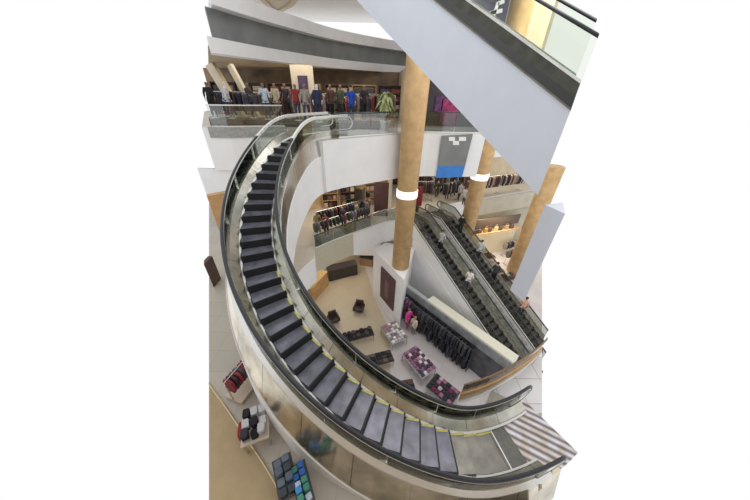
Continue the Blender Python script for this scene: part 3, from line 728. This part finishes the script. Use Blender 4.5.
def table(loc, rz, w, d, h, topm, legm, label, name='display_table', cat='table'):
    root = thing(name, label, cat, loc, rz)
    MB().box((0, 0, h-.03), (w, d, .06), topm).build('table_top', root)
    for sx in (-1, 1):
        for sy in (-1, 1): MB().box((sx*(w/2-.06), sy*(d/2-.06), (h-.06)/2), (.06, .06, h-.06), legm).build('leg', root)
    return root
FOLD = None
def folded(loc, rz, col, label, group, w=.34, d=.27, h=.09):
    global FOLD
    if FOLD is None:
        mb = MB(); rings = []
        for z, k in ((0, .9), (.12, 1), (.45, 1.0), (.55, .94), (.65, 1), (.9, 1), (1, .88)):
            q = []
            for i in range(12):
                a = 2*PI*i/12; c, s_ = math.cos(a), math.sin(a)
                q.append((.5*k*math.copysign(abs(c)**.4, c), .5*k*math.copysign(abs(s_)**.4, s_), z))
            rings.append(q)
        mb.sweep(rings, SHIRT); o = mb.build('folded'); FOLD = o.data; bpy.data.objects.remove(o)
    o = bpy.data.objects.new('folded_clothes', swap(FOLD, SHIRT, fabric(col))); COL.objects.link(o)
    o.location = loc; o.rotation_euler = (0, 0, rz); o.scale = (w, d, h); tag(o, label, 'clothing', group); return o
def stocked(loc, rz, w, d, h, topm, label, cols, plabel, group, nx, ny, stack=2):
    table(loc, rz, w, d, h, topm, steel, label)
    c, s_ = math.cos(rz), math.sin(rz)
    for i in range(nx):
        for j in range(ny):
            x = (i-(nx-1)/2)*(w-.1)/nx; y = (j-(ny-1)/2)*(d-.08)/ny
            for k in range(random.randint(1, stack)):
                folded((loc[0]+x*c-y*s_, loc[1]+x*s_+y*c, loc[2]+h+k*.112), rz+random.uniform(-.15, .15), random.choice(cols), plabel, group, (w-.1)/nx*.86, (d-.08)/ny*.86, .11)
mixed = [(.5, .45, .5), (.25, .12, .2), (.62, .6, .6), (.12, .06, .1), (.35, .3, .28), (.4, .1, .2), (.1, .1, .12)]
tp = mat('table_top_grey', (.35, .35, .36), .4); tpd = mat('table_top_dark', (.05, .04, .045), .4); tpw = mat('table_top_wood', (.35, .2, .12), .5)
p = on_z(394, 332, L2+.8); stocked((p.x, p.y, L2), angw-.2, 1.8, 1.35, .8, tp, 'grey display table of patterned clothes nearest the maroon board', [(.6, .58, .6), (.45, .42, .46), (.2, .18, .2), (.7, .68, .68), (.3, .2, .22)], 'folded pale patterned top nearest the maroon board', 'clothes on the table nearest the maroon board', 7, 5, 1)
p = on_z(419, 361, L2+.8); stocked((p.x, p.y, L2), angw-.1, 2.1, 1.3, .8, tp, 'grey display table of pink and violet clothes in front of the dark wall rail', [(.35, .16, .26), (.6, .55, .58), (.1, .03, .07), (.22, .1, .18), (.05, .05, .08)], 'folded pink, violet or grey top on the middle display table', 'clothes on the middle display table', 8, 5, 1)
p = on_z(443, 389, L2+.8); stocked((p.x, p.y, L2), angw+.1, 1.7, 1.2, .8, tpd, 'dark display table of plum clothes closest to the curved railing', [(.12, .02, .06), (.03, .02, .03), (.3, .12, .2), (.02, .02, .03), (.45, .35, .4)], 'folded plum or black top on the table closest to the curved railing', 'clothes on the table closest to the curved railing', 6, 4, 1)
p = on_z(379, 358, L2+.8); stocked((p.x, p.y, L2), .3, 1.9, .9, .75, tpd, 'black table of dark bags on tan floor by the spiral handrail', [blk, (.05, .03, .03), (.12, .09, .07)], 'black or brown folded bag on the black table by the spiral handrail', 'bags on the black table by the handrail', 5, 3, 1)
p = on_z(358, 334, L2+.8); stocked((p.x, p.y, L2), .35, 2.3, .8, .75, tpd, 'long black table on the tan floor in front of the two dark chairs', [blk, (.03, .02, .02), (.06, .05, .05)], 'black folded item on the long black table', 'goods on the long black table', 7, 2, 2)
p = on_z(405, 386, L2+.8); stocked((p.x, p.y, L2), .2, 1.2, .8, .75, tpd, 'small black table partly hidden by the spiral handrail', [blk, (.1, .05, .04)], 'dark folded item on the small black table', 'goods on the small black table', 3, 2)
# two chairs
def chair(loc, rz, label):
    root = thing('lounge_chair', label, 'chair', loc, rz); m = mat('chair_leather', (.045, .025, .02), .45)
    MB().box((0, 0, .36), (.7, .7, .2), m, top=.94).build('seat', root)
    MB().box((0, .32, .68), (.7, .14, .6), m, top=.9).build('backrest', root)
    for s in (-1, 1): MB().box((s*.38, 0, .46), (.12, .72, .32), m).build('armrest', root)
    for sx in (-1, 1):
        for sy in (-1, 1): MB().box((sx*.3, sy*.28, .13), (.06, .06, .26), steel).build('leg', root)
chair(tuple(on_z(334, 322, L2)), .5, 'dark brown lounge chair beside the spiral handrail on the lowest floor')
chair(tuple(on_z(359, 311, L2)), -.2, 'dark brown lounge chair in the middle of the tan floor')
# counters in the lower shop under the gallery
def counter(loc, rz, w, d, h, m, label, tm=None):
    root = thing('shop_counter', label, 'counter', loc, rz)
    MB().box((0, 0, (h-.05)/2), (w, d, h-.05), m).build('body', root); MB().box((0, 0, h-.025), (w+.06, d+.06, .05), tm or tpd).build('worktop', root); return root
p = on_z(342, 278, L2); counter((p.x, p.y+.4, L2), .42, 2.9, .9, 1.3, mat('counter_dark', (.04, .035, .035), .4, noise=.4), 'long black counter under the gallery shop')
p = on_z(367, 264, L2); counter((p.x, p.y, L2), -.3, 1.4, .8, 1.0, tpw, 'wooden counter by the white wall end on the lowest floor')
p = on_z(317, 292, L2); counter((p.x, p.y, L2), 1.2, 2.6, .9, 1.6, woodtan, 'tan wooden counter tucked behind the spiral escalator', mat('tan_top', (.62, .42, .2), .4))

# shelving in the upper shop
def shelf_unit(loc, rz, w, h, rows, m, label, name='shelf_unit'):
    root = thing(name, label, 'shelf', loc, rz)
    MB().box((0, .22, h/2), (w, .05, h), m).build('back_panel', root)
    for s in (-1, 1): MB().box((s*w/2, 0, h/2), (.05, .45, h), m).build('side_panel', root)
    for i in range(rows+1): MB().box((0, 0, .04+(h-.08)*i/rows), (w, .42, .04), m).build('shelf', root)
    return root
# middle floor clothing shop
def on_wall(px, py):   # point on the middle shop wall
    r = ray(px, py); a = Vector((-4.4, 21.3)); b = Vector((.9, 22.6)); n = Vector((b.y-a.y, a.x-b.x)); t = (a.dot(n) - 0)/(r.x*n.x+r.y*n.y)
    return Vector((0, 0, CH)) + r*(t*.985)
GM = 'black coats on the gallery shop wall'
for i, (px, py, col) in enumerate(((351, 196, blk), (342, 199, (.35, .28, .2)), (358, 193, (.05, .04, .04)), (366, 192, (.12, .1, .1)), (334, 200, (.1, .03, .03)), (371, 190, (.3, .25, .22)))):
    p = on_wall(px, py-4)
    garment(tuple(p), .25, col, ['black coat hanging centrally on the gallery shop wall', 'beige coat left of the black coat on the gallery shop wall', 'dark coat right of the central black coat', 'charcoal coat on the right half of the gallery shop wall', 'dark red coat at the left of the gallery shop wall', 'taupe coat beside the maroon panel'][i], 'coats on the gallery shop wall', 1).scale = (1.35, 1.3, 1.35)
def midpt(px, py): return on_z(px, py, L1)
for px, py, sc, tc, lab in ((344, 228, (.06, .04, .05), blk, 'mannequin in black at the centre of the gallery shop'), (327, 236, (.25, .06, .06), blk, 'mannequin in dark red near the curved end of the gallery shop'), (366, 219, (.2, .17, .18), (.1, .1, .1), 'mannequin in grey coat near the maroon panel'), (319, 234, (.3, .22, .13), (.1, .08, .06), 'mannequin in camel coat at the curved end of the gallery shop'), (356, 222, (.35, .3, .26), blk, 'mannequin in taupe top between black and grey mannequins')):
    p = midpt(px, py); mannequin(tuple(p), random.uniform(-.5, .5), lab, sc, tc)
GA = 'clothes behind the gallery railing'
for i in range(16):
    t = i/15; base = Vector((-3.8, 14.6)).lerp(Vector((-.3, 17.7)), t)
    p = base + Vector((-.35, .5))
    if i % 8 == 0:
        q = p.lerp(base, .2); rack((p.x+.75, p.y+.65, L1), .72, 1.9, 1.35, ['low steel rack at the curved end of the gallery shop', 'low steel rack at the maroon panel end of the gallery shop'][i//8])
    garment((p.x, p.y, L1+1.33), .72+PI/2+random.uniform(-.2, .2), random.choice([(.05, .05, .06), (.05, .08, .05), (.2, .16, .2), (.2, .06, .06), (.06, .05, .05), (.3, .28, .25)]), 'mixed coloured garment on the low racks behind the smoked glass railing', GA, 2)
for i, (t, kd) in enumerate(((.06, 0), (.36, 1), (.78, 0))):
    q = Vector((-4.4, 20.9)).lerp(Vector((.7, 22.2)), t)
    lab = 'warm wooden shelf unit %s the gallery shop wall' % ('at the curved end of', 'in the middle of', 'near the maroon panel on')[i]
    shelf_unit((q.x, q.y, L1), .24, 1.3, 2.0, 3, (mat('shelf_warm', (.42, .26, .12), .5), darkwood)[kd], lab)
    for r_ in range(3):
        for c_ in range(3):
            folded((q.x-.4+c_*.4, q.y-.12+c_*.1, L1+.07+1.92*r_/3), .24, random.choice([blk, (.3, .2, .12), (.12, .06, .05), (.5, .4, .3)]), 'folded clothes on the shelf unit ' + lab.split('unit ')[1], 'clothes on the ' + lab, .34, .3, .35)
for i in range(22):
    q = Vector((-4.2, 16.4)).lerp(Vector((-.6, 19.2)), i/21)
    if i in (3, 10, 17): rack((q.x, q.y, L1), .66, 1.5, 1.6, 'taller dark garment rack %s in the gallery shop' % {3: 'at the curved end', 10: 'in the centre', 17: 'towards the maroon panel'}[i])
    garment((q.x, q.y, L1+1.57), .66+PI/2+random.uniform(-.5, .5), random.choice([blk, (.1, .06, .05), (.25, .16, .1), (.03, .03, .05), (.2, .05, .05)]), 'dark or brown garment on the taller racks of the gallery shop', 'clothes on the taller racks in the gallery shop', 0)
mp = thing('wall_screen', 'dark maroon tall panel at the right end of the gallery shop', 'panel', (.45, 19.5, L1))
MB().box((0, 0, 1.5), (1.3, .12, 2.6), maroon).build('panel', mp); MB().box((0, 0, .1), (1.4, .3, .2), darkwood).build('base', mp)
rp = thing('red_panel', 'small red poster panel between first column and escalator head', 'poster', (3.4, 20.4, L1), 0)
MB().box((0, 0, 1.4), (.95, .06, 1.7), mat('red_poster', (.3, .03, .03), .5, noise=.3)).build('poster', rp); MB().box((0, 0, .28), (.5, .3, .55), darkwood).build('stand', rp)

# hanging banner on the fascia
ba = thing('shop_banner', 'grey banner with a blue lower band on the white fascia', 'banner', (4.35, 15.9, -.15))
tl, tr, br, bl = (on_y(442, 136, 15.9), on_y(473, 134, 15.9), on_y(465, 166, 15.9), on_y(438, 166, 15.9))
o0 = Vector((4.35, 15.9, -.15))
def quadbox(a, b, c, d_, m, nm, par, org, th=.05):
    q = [v-org for v in (a, b, c, d_)]; w = [v+Vector((0, th, 0)) for v in q]
    return MB().add(q+w, [(0, 1, 2, 3), (7, 6, 5, 4), (0, 4, 5, 1), (1, 5, 6, 2), (2, 6, 7, 3), (3, 7, 4, 0)], m).build(nm, par)
quadbox(tl, tr, br, bl, midgrey, 'banner_cloth', ba, o0)
b2, b3 = on_y(462, 177, 15.9), on_y(436, 178, 15.9)
quadbox(bl, br, b2, b3, blue, 'blue_band', ba, o0)
for a, b, c in ((449, 455, 141), (453, 459, 145), (459, 466, 141)):
    quadbox(on_y(a, c-4, 15.87), on_y(b, c-4, 15.87), on_y(b, c, 15.87), on_y(a, c, 15.87), white, 'white_mark', ba, o0, .03)

# beige pillar and slanted posts in the upper shop
struct(MB().box((-4.95, 19.6, 1.65), (1.25, .8, 3.3), cream), 'pillar_upper')
pz = on_y(303, 88, 19.15)
po = thing('pillar_poster', 'small dark poster on the beige shop pillar', 'poster', (-4.85, 19.17, 1.15)); MB().box((0, 0, .8), (.62, .03, 1.5), mat('poster_purple', (.08, .04, .09), .5, noise=.5, nscale=3)).build('print', po)
sl = thing('slanted_post', 'wide slanted beige post furthest left behind the railing', 'post', (-10.6, 20.0, 0))
MB().beam((-.3, 0, 3.2), (1.0, 0, 0), .5, .5, cream, up=(0, 1, 0)).build('shaft', sl); MB().box((1.0, 0, .05), (.8, .7, .1), greige).build('foot', sl)
sl = thing('slanted_post', 'narrow slanted grey-beige post right of the wide one', 'post', (-9.3, 19.9, 0))
MB().beam((-.3, 0, 3.2), (.9, 0, 0), .3, .4, greige, up=(0, 1, 0)).build('shaft', sl); MB().box((.9, 0, .05), (.6, .6, .1), greige).build('foot', sl)
upx = [(-12.6, 'dark'), (-10.3, 'dark'), (-8.0, 'dark'), (-5.7, 'tan'), (-3.4, 'dark'), (-1.2, 'tan'), (.9, 'dark')]
spots = ['leftmost on the upper shop back wall', 'second from left along the upper back wall', 'behind the pale blue shirt', 'left of the beige pillar', 'right of the beige pillar', 'behind the royal blue jacket', 'behind the potted plant']
for (x, kd), sp_ in zip(upx, spots):
    m = darkwood if kd == 'dark' else mat('shelf_tan', (.4, .27, .14), .5)
    y = 24.2
    shelf_unit((x, y, 0), 0, 1.9, 2.3, 4, m, '%s wooden shelf unit %s' % ('dark' if kd == 'dark' else 'tan', sp_))
    for r_ in range(4):
        for c_ in range(2):
            if random.random() < .85:
                folded((x-.45+c_*.9, y-.02, .085+2.22*r_/4), 0, random.choice([(.05, .05, .06), (.16, .11, .08), (.4, .33, .26), (.06, .06, .1), (.2, .06, .05), (.3, .26, .2)]), 'folded clothes on the shelf unit %s' % sp_.replace('along the ', 'on the '), 'clothes on the unit ' + sp_, .75, .34, .3)
for i in range(6):
    x = -10.5 + i*2.1
    rk = rack((x, 20.9, 0), random.uniform(-.3, .3), 1.6, 1.5, 'steel garment rack on the upper floor, %s' % ['far left end', 'behind the white top', 'behind the cream cardigan', 'behind the beige pillar', 'behind the maroon sweater', 'behind the black coat by the plant'][i])
    for k in range(7):
        garment((x-.6+k*.2, 20.9, 1.47), PI/2+random.uniform(-.3, .3), random.choice([blk, navy, (.3, .05, .05), (.5, .45, .4), (.1, .12, .1), (.25, .2, .3)]), 'garment on the upper floor rack %s' % ['at the far left end', 'behind the white top', 'behind the cream cardigan', 'behind the beige pillar', 'behind the maroon sweater', 'behind the black coat by the plant'][i], 'garments on upper rack %s' % 'abcdef'[i], 0)
for i, (x0, y0) in enumerate(((-10.6, 18.9), (-9.0, 19.1), (-7.7, 19.1), (-6.2, 19.2), (-3.6, 18.6), (-1.3, 18.9), (.3, 18.9))):
    wh = ['behind the leftmost figures', 'behind the white top figure', 'behind the brown coat figure', 'behind the cream cardigan figure', 'behind the navy coat figure', 'behind the royal blue jacket figure', 'between royal blue jacket and plant'][i]
    rack((x0, y0, 0), 0, 1.5, 1.75, 'tall dark garment rack ' + wh)
    for k in range(8):
        garment((x0-.62+k*.17, y0, 1.72), PI/2+random.uniform(-.8, .8), random.choice([blk, navy, (.2, .04, .04), (.04, .05, .04), (.08, .06, .05), (.12, .1, .12), (.35, .28, .22)]), 'mostly dark garment on the tall rack ' + wh, 'garments on the rack ' + wh, 1)
# potted plant
pp = on_y(385, 128, 16.6)
pl = thing('potted_plant', 'tall leafy potted plant on the upper gallery beside the first column', 'plant', (pp.x, 16.6, 0))
MB().lathe([(.2, 0), (.3, .5), (.33, .5), (.33, .55), (.27, .55), (.26, .45)], white).build('pot', pl, True)
MB().lathe([(.25, .44), (.25, .47)], darkwood).build('soil', pl)
fol = MB(); stm = MB()
lm = mat('leaf_green', (.42, .48, .22), .5, noise=.4, nscale=4)
for i in range(46):
    a = random.uniform(0, 2*PI); L = random.uniform(.35, .75); h0 = random.uniform(1.2, 1.9); lean = random.uniform(.1, .3)
    pts = []
    for k in range(6):
        t = k/5; pts.append(Vector((math.cos(a)*L*t, math.sin(a)*L*t, h0 + .55*t - .9*t*t)))
    sd = Vector((-math.sin(a), math.cos(a), 0)); w = [.02, .07, .09, .08, .05, .005]
    vs = [];
    for p_, w_ in zip(pts, w): vs += [p_-sd*w_, p_+Vector((0, 0, .02)), p_+sd*w_]
    fs = []
    for k in range(5): fs += [(k*3, k*3+1, k*3+4, k*3+3), (k*3+1, k*3+2, k*3+5, k*3+4)]
    fol.add(vs, fs, lm)
for i in range(5):
    a = i*1.26; stm.tube([(.05*math.cos(a), .05*math.sin(a), .45), (.1*math.cos(a), .1*math.sin(a), 1.0), (.06*math.cos(a), .1*math.sin(a), 1.6)], .018, darkwood, 5)
fol.build('foliage', pl); stm.build('stem', pl)
# dark shopfront posters
for px, py, w, h, col, lab in ((449, 112, 1.1, 1.5, (.3, .03, .12), 'magenta poster in the dark shopfront right of the first column'), (439, 104, .5, .9, (.1, .03, .12), 'purple poster in the dark shopfront beside the magenta one')):
    p = on_y(px, py, 19.2); o = MB().box((0, 0, 0), (w, .04, h), mat('poster_%d' % px, col, .5, noise=.6, nscale=3)).build('poster'); o.location = p; tag(o, lab, 'poster')
# things seen through the overhead escalator's glass
p = on_y(484, 8, 18.0); o = MB().box((0, 0, 0), (2.5, .1, 4.0), mat('navy_poster', (.03, .025, .07), .4, noise=.7, nscale=1.2)).build('poster'); o.location = p; tag(o, 'large dark navy poster seen through the glass of the overhead escalator', 'poster')
lf = thing('poster_letters', 'white splashed mark on the large navy poster behind the overhead glass', 'mark', on_y(490, 14, 17.9))
for a, b in (((-.5, -.3), (.2, .1)), ((.1, -.5), (.3, .45)), ((.3, .4), (.6, .5)), ((-.1, .0), (.6, .15))): MB().beam((a[0], 0, a[1]), (b[0], 0, b[1]), .16, .05, white, up=(0, 1, 0)).build('stroke', lf)
p = on_y(505, 20, 20); struct(MB().box((p.x, 21, 4.6), (1.6, .3, 9), greige), 'wall_upper_right')
p = on_y(540, 30, 21); struct(MB().box((p.x+1.2, 21, 4.6), (4.2, .3, 9), cream), 'wall_far_right')
p = on_y(458, 5, 22); struct(MB().box((p.x, 22, 6), (2.0, .3, 6), mat('mauve_wall', (.2, .12, .3), .6, noise=.4)), 'wall_mauve')

# right-hand shops: middle level displays above the fascia, lower level shelf below
for i, (x, y, rz) in enumerate(((4.3, 22.9, .1), (6.0, 24.6, .3), (8.0, 25.6, 0), (4.4, 25.2, -.2), (6.9, 22.9, .5))):
    wh = ['just right of the first column', 'under the left half of the blue band', 'left of the second column', 'at the back under the banner', 'behind the escalator head'][i]
    rack((x, y, L1), rz, 1.9, 1.9, 'garment rack on the middle floor ' + wh)
    for k in range(9):
        u = -.8+k*.2
        garment((x+u*math.cos(rz), y+u*math.sin(rz), L1+1.87), rz+PI/2+random.uniform(-.7, .7), random.choice([blk, (.03, .03, .04), (.12, .08, .06), (.05, .03, .03), (.3, .28, .28)]), 'garment on the middle floor rack ' + wh, 'garments on the middle floor rack ' + wh, 1)
def far_rack(u0, n, L_, zf, edge, label, glabel, cols, hh=1.9, k=1):
    a, b = edge; ang = math.atan2(b.y-a.y, b.x-a.x); dl = (b-a).normalized()
    c = a + dl*(u0+L_/2)
    rack((c.x, c.y, zf), ang, L_, hh, label)
    for i in range(n):
        p = a + dl*(u0 + L_*(i+.5)/n); garment((p.x, p.y, zf+hh-.03), ang+PI/2+random.uniform(-.3, .3), random.choice(cols), glabel, glabel + ' row', k)
ea = Vector((9.8, 24.3, 0)); eb = Vector((17, 27.3, 0))
dk = [(.12, .05, .05), (.04, .03, .03), (.3, .22, .16), (.08, .03, .04), (.5, .4, .34), (.03, .03, .04)]
far_rack(.2, 16, 2.6, L1, (ea, eb), 'garment rack just right of the second column on the middle floor', 'brown or black garment on the rack just right of the second column', dk)
far_rack(3.2, 16, 2.8, L1, (ea, eb), 'garment rack further right on the middle floor under the overhead escalator', 'brown or black garment on the middle floor rack further right', dk)
ea2 = Vector((10.5, 21.4, 0)); eb2 = Vector((16, 23.2, 0))
sh = thing('bag_shelf', 'lit wooden shelf of bags in the shop under the right gallery', 'shelf', (12.9, 24.2, L2), .32)
MB().box((0, 0, 3.2), (6.4, .7, .08), mat('shelf_tan', (.4, .27, .14))).build('shelf', sh)
MB().box((0, .25, 1.6), (6.4, .08, 3.2), mat('lit_cream', (.75, .66, .48), .6)).build('back_panel', sh)
MB().box((0, .3, 4.1), (6.4, .08, 1.1), mat('shelf_dark', (.07, .05, .04), .5)).build('upper_panel', sh)
MB().box((0, -.1, 3.12), (6.0, .2, .06), warmlamp).build('shelf_light', sh)
cs, sn = math.cos(.32), math.sin(.32)
for i, (x, col) in enumerate(((-2.7, (.08, .05, .04)), (-2.1, (.12, .07, .04)), (-1.3, (.35, .2, .06)), (-.8, (.1, .05, .03)), (0.0, (.45, .35, .2)), (.6, (.06, .05, .05)), (1.4, (.3, .2, .12)), (2.1, (.08, .05, .05)))):
    rt = thing('handbag', ['black handbag at the left end', 'dark brown handbag second from the left', 'gold handbag third from the left', 'brown handbag beside the gold one', 'large cream handbag at the middle', 'black handbag beside the cream one', 'tan handbag third from the right end', 'black handbag near the right end'][i] + ' of the lit shelf', 'handbag', (12.9+x*cs, 24.15+x*sn, L2+3.24), .32, 'handbags on the lit shelf')
    MB().box((0, 0, .22), (.48, .24, .44), fabric(col), top=.8).build('body', rt); MB().tube([(-.14, 0, .43), (-.12, 0, .62), (0, 0, .7), (.12, 0, .62), (.14, 0, .43)], .02, fabric(col), 6).build('handle', rt)
bc = [blk, (.04, .04, .05), (.2, .18, .17), (.08, .05, .05), (.35, .3, .28)]
far_rack(0, 14, 2.4, L2, (on_z(504, 264, L2), on_z(530, 256, L2)), 'garment rack beside the third column on the lowest floor', 'dark garment on the rack beside the third column', bc, 1.7, 0)
far_rack(.2, 14, 2.4, L2, (on_z(500, 256, L2), on_z(530, 247, L2)), 'garment rack behind the third column on the lowest floor', 'dark garment on the rack behind the third column', bc, 1.7, 0)
for px, py, lab in ((492, 276, 'low display table beyond the further escalator'), (484, 262, 'low display table under the lit shelf'), (505, 283, 'low display table left of the third column')):
    p = on_z(px, py, L2); stocked((p.x, p.y, L2), .4, 2.0, 1.1, .75, tpw, lab, dk, 'folded brown or cream clothes on the %s' % lab[4:], 'clothes on the ' + lab, 4, 2, 1)

# ---- clothing fixtures on the middle floor at lower left
def fixture(px, py, rz, w, d, cols, label, glabel, n=7, h=1.15, shelf=True):
    p = on_z(px, py, L1)
    root = thing('display_fixture', label, 'display', p, rz)
    MB().box((0, 0, .12), (w, d, .1), mat('fixture_wood', (.6, .5, .4), .5)).build('base_shelf', root)
    for s in (-1, 1): MB().box((s*(w/2-.02), 0, h/2), (.04, .04, h), steel).build('post', root)
    MB().tube([(-w/2, 0, h), (w/2, 0, h)], .018, steel, 6).build('hanging_rail', root)
    for i in range(n):
        x = (i-(n-1)/2)*(w-.12)/n; c, s_ = math.cos(rz), math.sin(rz)
        garment((p.x+x*c, p.y+x*s_, L1+h-.02), rz+PI/2+random.uniform(-.25, .25), cols[i % len(cols)], glabel, glabel + ' row', 2)
    return p
r1 = [(.22, .02, .035), (.05, .03, .035), (.3, .04, .06), (.08, .08, .1), (.25, .03, .05)]
fixture(246, 387, 1.25, 1.1, .7, r1, 'small clothes fixture of dark red garments beside the steel cladding', 'dark red or black garment on the small red fixture', 7)
p = on_z(260, 433, L1)
stocked((p.x, p.y, L1), 1.95, 1.0, .75, .62, mat('fixture_wood', (.6, .5, .4)), 'wooden display table with grey and white clothes on the tiled walk', [(.62, .62, .64), (.03, .03, .035), (.35, .36, .38), (.02, .02, .02), (.5, .5, .52)], 'folded white, grey or black garment on the wooden table', 'clothes on the wooden table on the tiled walk', 3, 3, 3)
o = folded((p.x-.48, p.y-.02, L1), 1.9, (.3, .03, .03), 'red folded garment on the floor beside the wooden table', 'single', .45, .22, .35)
p = on_z(297, 490, L1)
stocked((p.x-.25, p.y+.12, L1), 2.1, .95, .5, .6, tpd, 'display table of slate blue jeans on the tiled walk', [(.09, .12, .17), (.05, .06, .08), (.13, .16, .2)], 'folded slate blue jeans on the near display table', 'folded jeans on the near table', 4, 2, 2)
stocked((p.x+.22, p.y-.02, L1), 2.1, .95, .42, .6, tpd, 'display table of bright blue and green clothes nearest the camera', [(.03, .12, .4), (.02, .03, .06), (.05, .25, .55), (.5, .6, .7), (.06, .25, .18)], 'folded bright blue, white or green garment on the nearest table', 'clothes on the nearest table', 5, 2, 3)
sg = on_z(221, 207, L1+1.2)
struct(MB().beam((sg.x-.6, sg.y+.02, L1+2.4), (sg.x+.2, sg.y+.02, L1+2.4), .03, .03, steel), 'trim_9')
garment((sg.x-.1, sg.y, L1+2.3), .3, (.3, .02, .03), 'small dark red garment at the left edge beside the spiral escalator', 'single', 2)

# ================================================================== LIGHT
w = bpy.data.worlds.new('world'); S.world = w; w.use_nodes = True
w.node_tree.nodes['Background'].inputs[0].default_value = (1, 1, 1, 1); w.node_tree.nodes['Background'].inputs[1].default_value = 1.0
def area(loc, size, power, col=(1, 1, 1), rot=(0, 0, 0), sy=None):  # added area lamps without visible fixtures, to brighten shops and atrium
    l = bpy.data.lights.new('fill_lamp', 'AREA'); l.energy = power; l.color = col; l.size = size
    if sy: l.shape = 'RECTANGLE'; l.size_y = sy
    o = bpy.data.objects.new('fill_lamp', l); COL.objects.link(o); o.location = loc; o.rotation_euler = rot; return o
area((-5, 20.5, 3.25), 9, 300, (1, .88, .72), sy=5)
area((-3, 18.2, -2.6), 4.5, 240, (1, .9, .75), sy=3)
area((5, 22, -2.6), 5, 200, (1, .9, .75), sy=3)
area((13, 26, -2.6), 5, 200, (1, .9, .75), sy=2)
area((-3.5, 19, -8.85), 4, 160, (1, .88, .7), sy=4)
area((13, 23.6, -8.85), 5, 260, (1, .85, .6), sy=1.5)
area((3, 10, 9.0), 9, 900, (1, .98, .95), sy=9)
area((11, 17, 7.5), 4, 420, (1, .9, .7), rot=(R(60), 0, 0))

# ================================================================== EXTENT OF THE BUILT PLACE
# every storey is built only as wide as the photograph looks into it: walls, floors and long rails stop at plumb
# section planes of their own storey, and separate things standing wholly past them are left out
def limits(z): return ((-.5665, .3407*(z-2.22), 1), (.5418, -.3787*(z-2.22), -1))      # x = k*y + c, inside is sign*x > ...
def bounds(o):
    obs = [o] + list(o.children_recursive); pts = [q.matrix_world @ Vector(b) for q in obs if q.type == 'MESH' for b in q.bound_box]
    if not pts: return None
    return Vector([min(p[i] for p in pts) for i in range(3)]), Vector([max(p[i] for p in pts) for i in range(3)])
def drop(o):
    for q in list(o.children_recursive): bpy.data.objects.remove(q)
    bpy.data.objects.remove(o)
def trim_to(o, zm):
    M = o.matrix_world; bb = [M @ Vector(b) for b in o.bound_box]; cut = []
    for k, c, sg in limits(zm):
        n = Vector((sg, -sg*k, 0)).normalized(); p0 = Vector((c, 0, 0)); dd = [(b-p0).dot(n) for b in bb]
        if max(dd) <= 0: drop(o); return
        if min(dd) < 0: cut.append((n, p0))
    if not cut: return
    me = o.data.copy(); o.data = me; Mi = M.inverted(); bm = bmesh.new(); bm.from_mesh(me)
    bmesh.ops.triangulate(bm, faces=bm.faces[:], ngon_method='EAR_CLIP')
    for n, p0 in cut:
        g = bmesh.ops.bisect_plane(bm, geom=bm.verts[:]+bm.edges[:]+bm.faces[:], plane_co=Mi @ p0, plane_no=(M.to_3x3().transposed() @ n).normalized(), clear_inner=True)
        ed = [x for x in g['geom_cut'] if isinstance(x, bmesh.types.BMEdge)]
        if ed: bmesh.ops.holes_fill(bm, edges=ed, sides=0)
    empty = len(bm.faces) == 0
    bm.to_mesh(me); bm.free()
    if empty: drop(o)
bpy.context.view_layer.update()
LONG = {'glass_railing': .6, 'curved_railing': .6, 'display_platform': .3, 'straight_escalator': -5.6, 'median_panel': -5.6, 'overhead_escalator': None, 'bag_shelf': 2, 'garment_rack': 1}
for nm_ in [o.name for o in S.objects if o.parent is None and o.type in ('MESH', 'EMPTY')]:
    o = bpy.data.objects.get(nm_)
    if o is None: continue
    b = bounds(o)
    if b is None: continue
    base = nm_.split('.')[0]; mid_ = (b[0]+b[1])/2
    if base == 'wall_viewer_side' or base.startswith('column') or base in ('spiral_escalator', 'light_band'): continue
    if o.get('kind') == 'structure':
        trim_to(o, b[1].z if base.startswith('floor') and base != 'floor_upper' else mid_.z)
    elif base in LONG:
        zm = {'straight_escalator': L2+1.2, 'median_panel': L2+1.2, 'overhead_escalator': .6}.get(base, b[0].z + (LONG[base] or 0))
        for q in [q.name for q in o.children_recursive]:
            q = bpy.data.objects.get(q)
            if q: trim_to(q, zm)
    else:
        if any(sg*(mid_.x - (k*mid_.y + c)) < 0 for k, c, sg in limits(mid_.z)): drop(o)
for o in [o for o in S.objects if o.type == 'EMPTY' and not o.children]: bpy.data.objects.remove(o)

S.view_settings.view_transform = 'Standard'; S.view_settings.look = 'None'; S.view_settings.gamma = 1; S.view_settings.use_curve_mapping = False
S.view_settings.exposure = 0
S.cycles.max_bounces = 6; S.cycles.transparent_max_bounces = 16
S.cycles.use_denoising = True
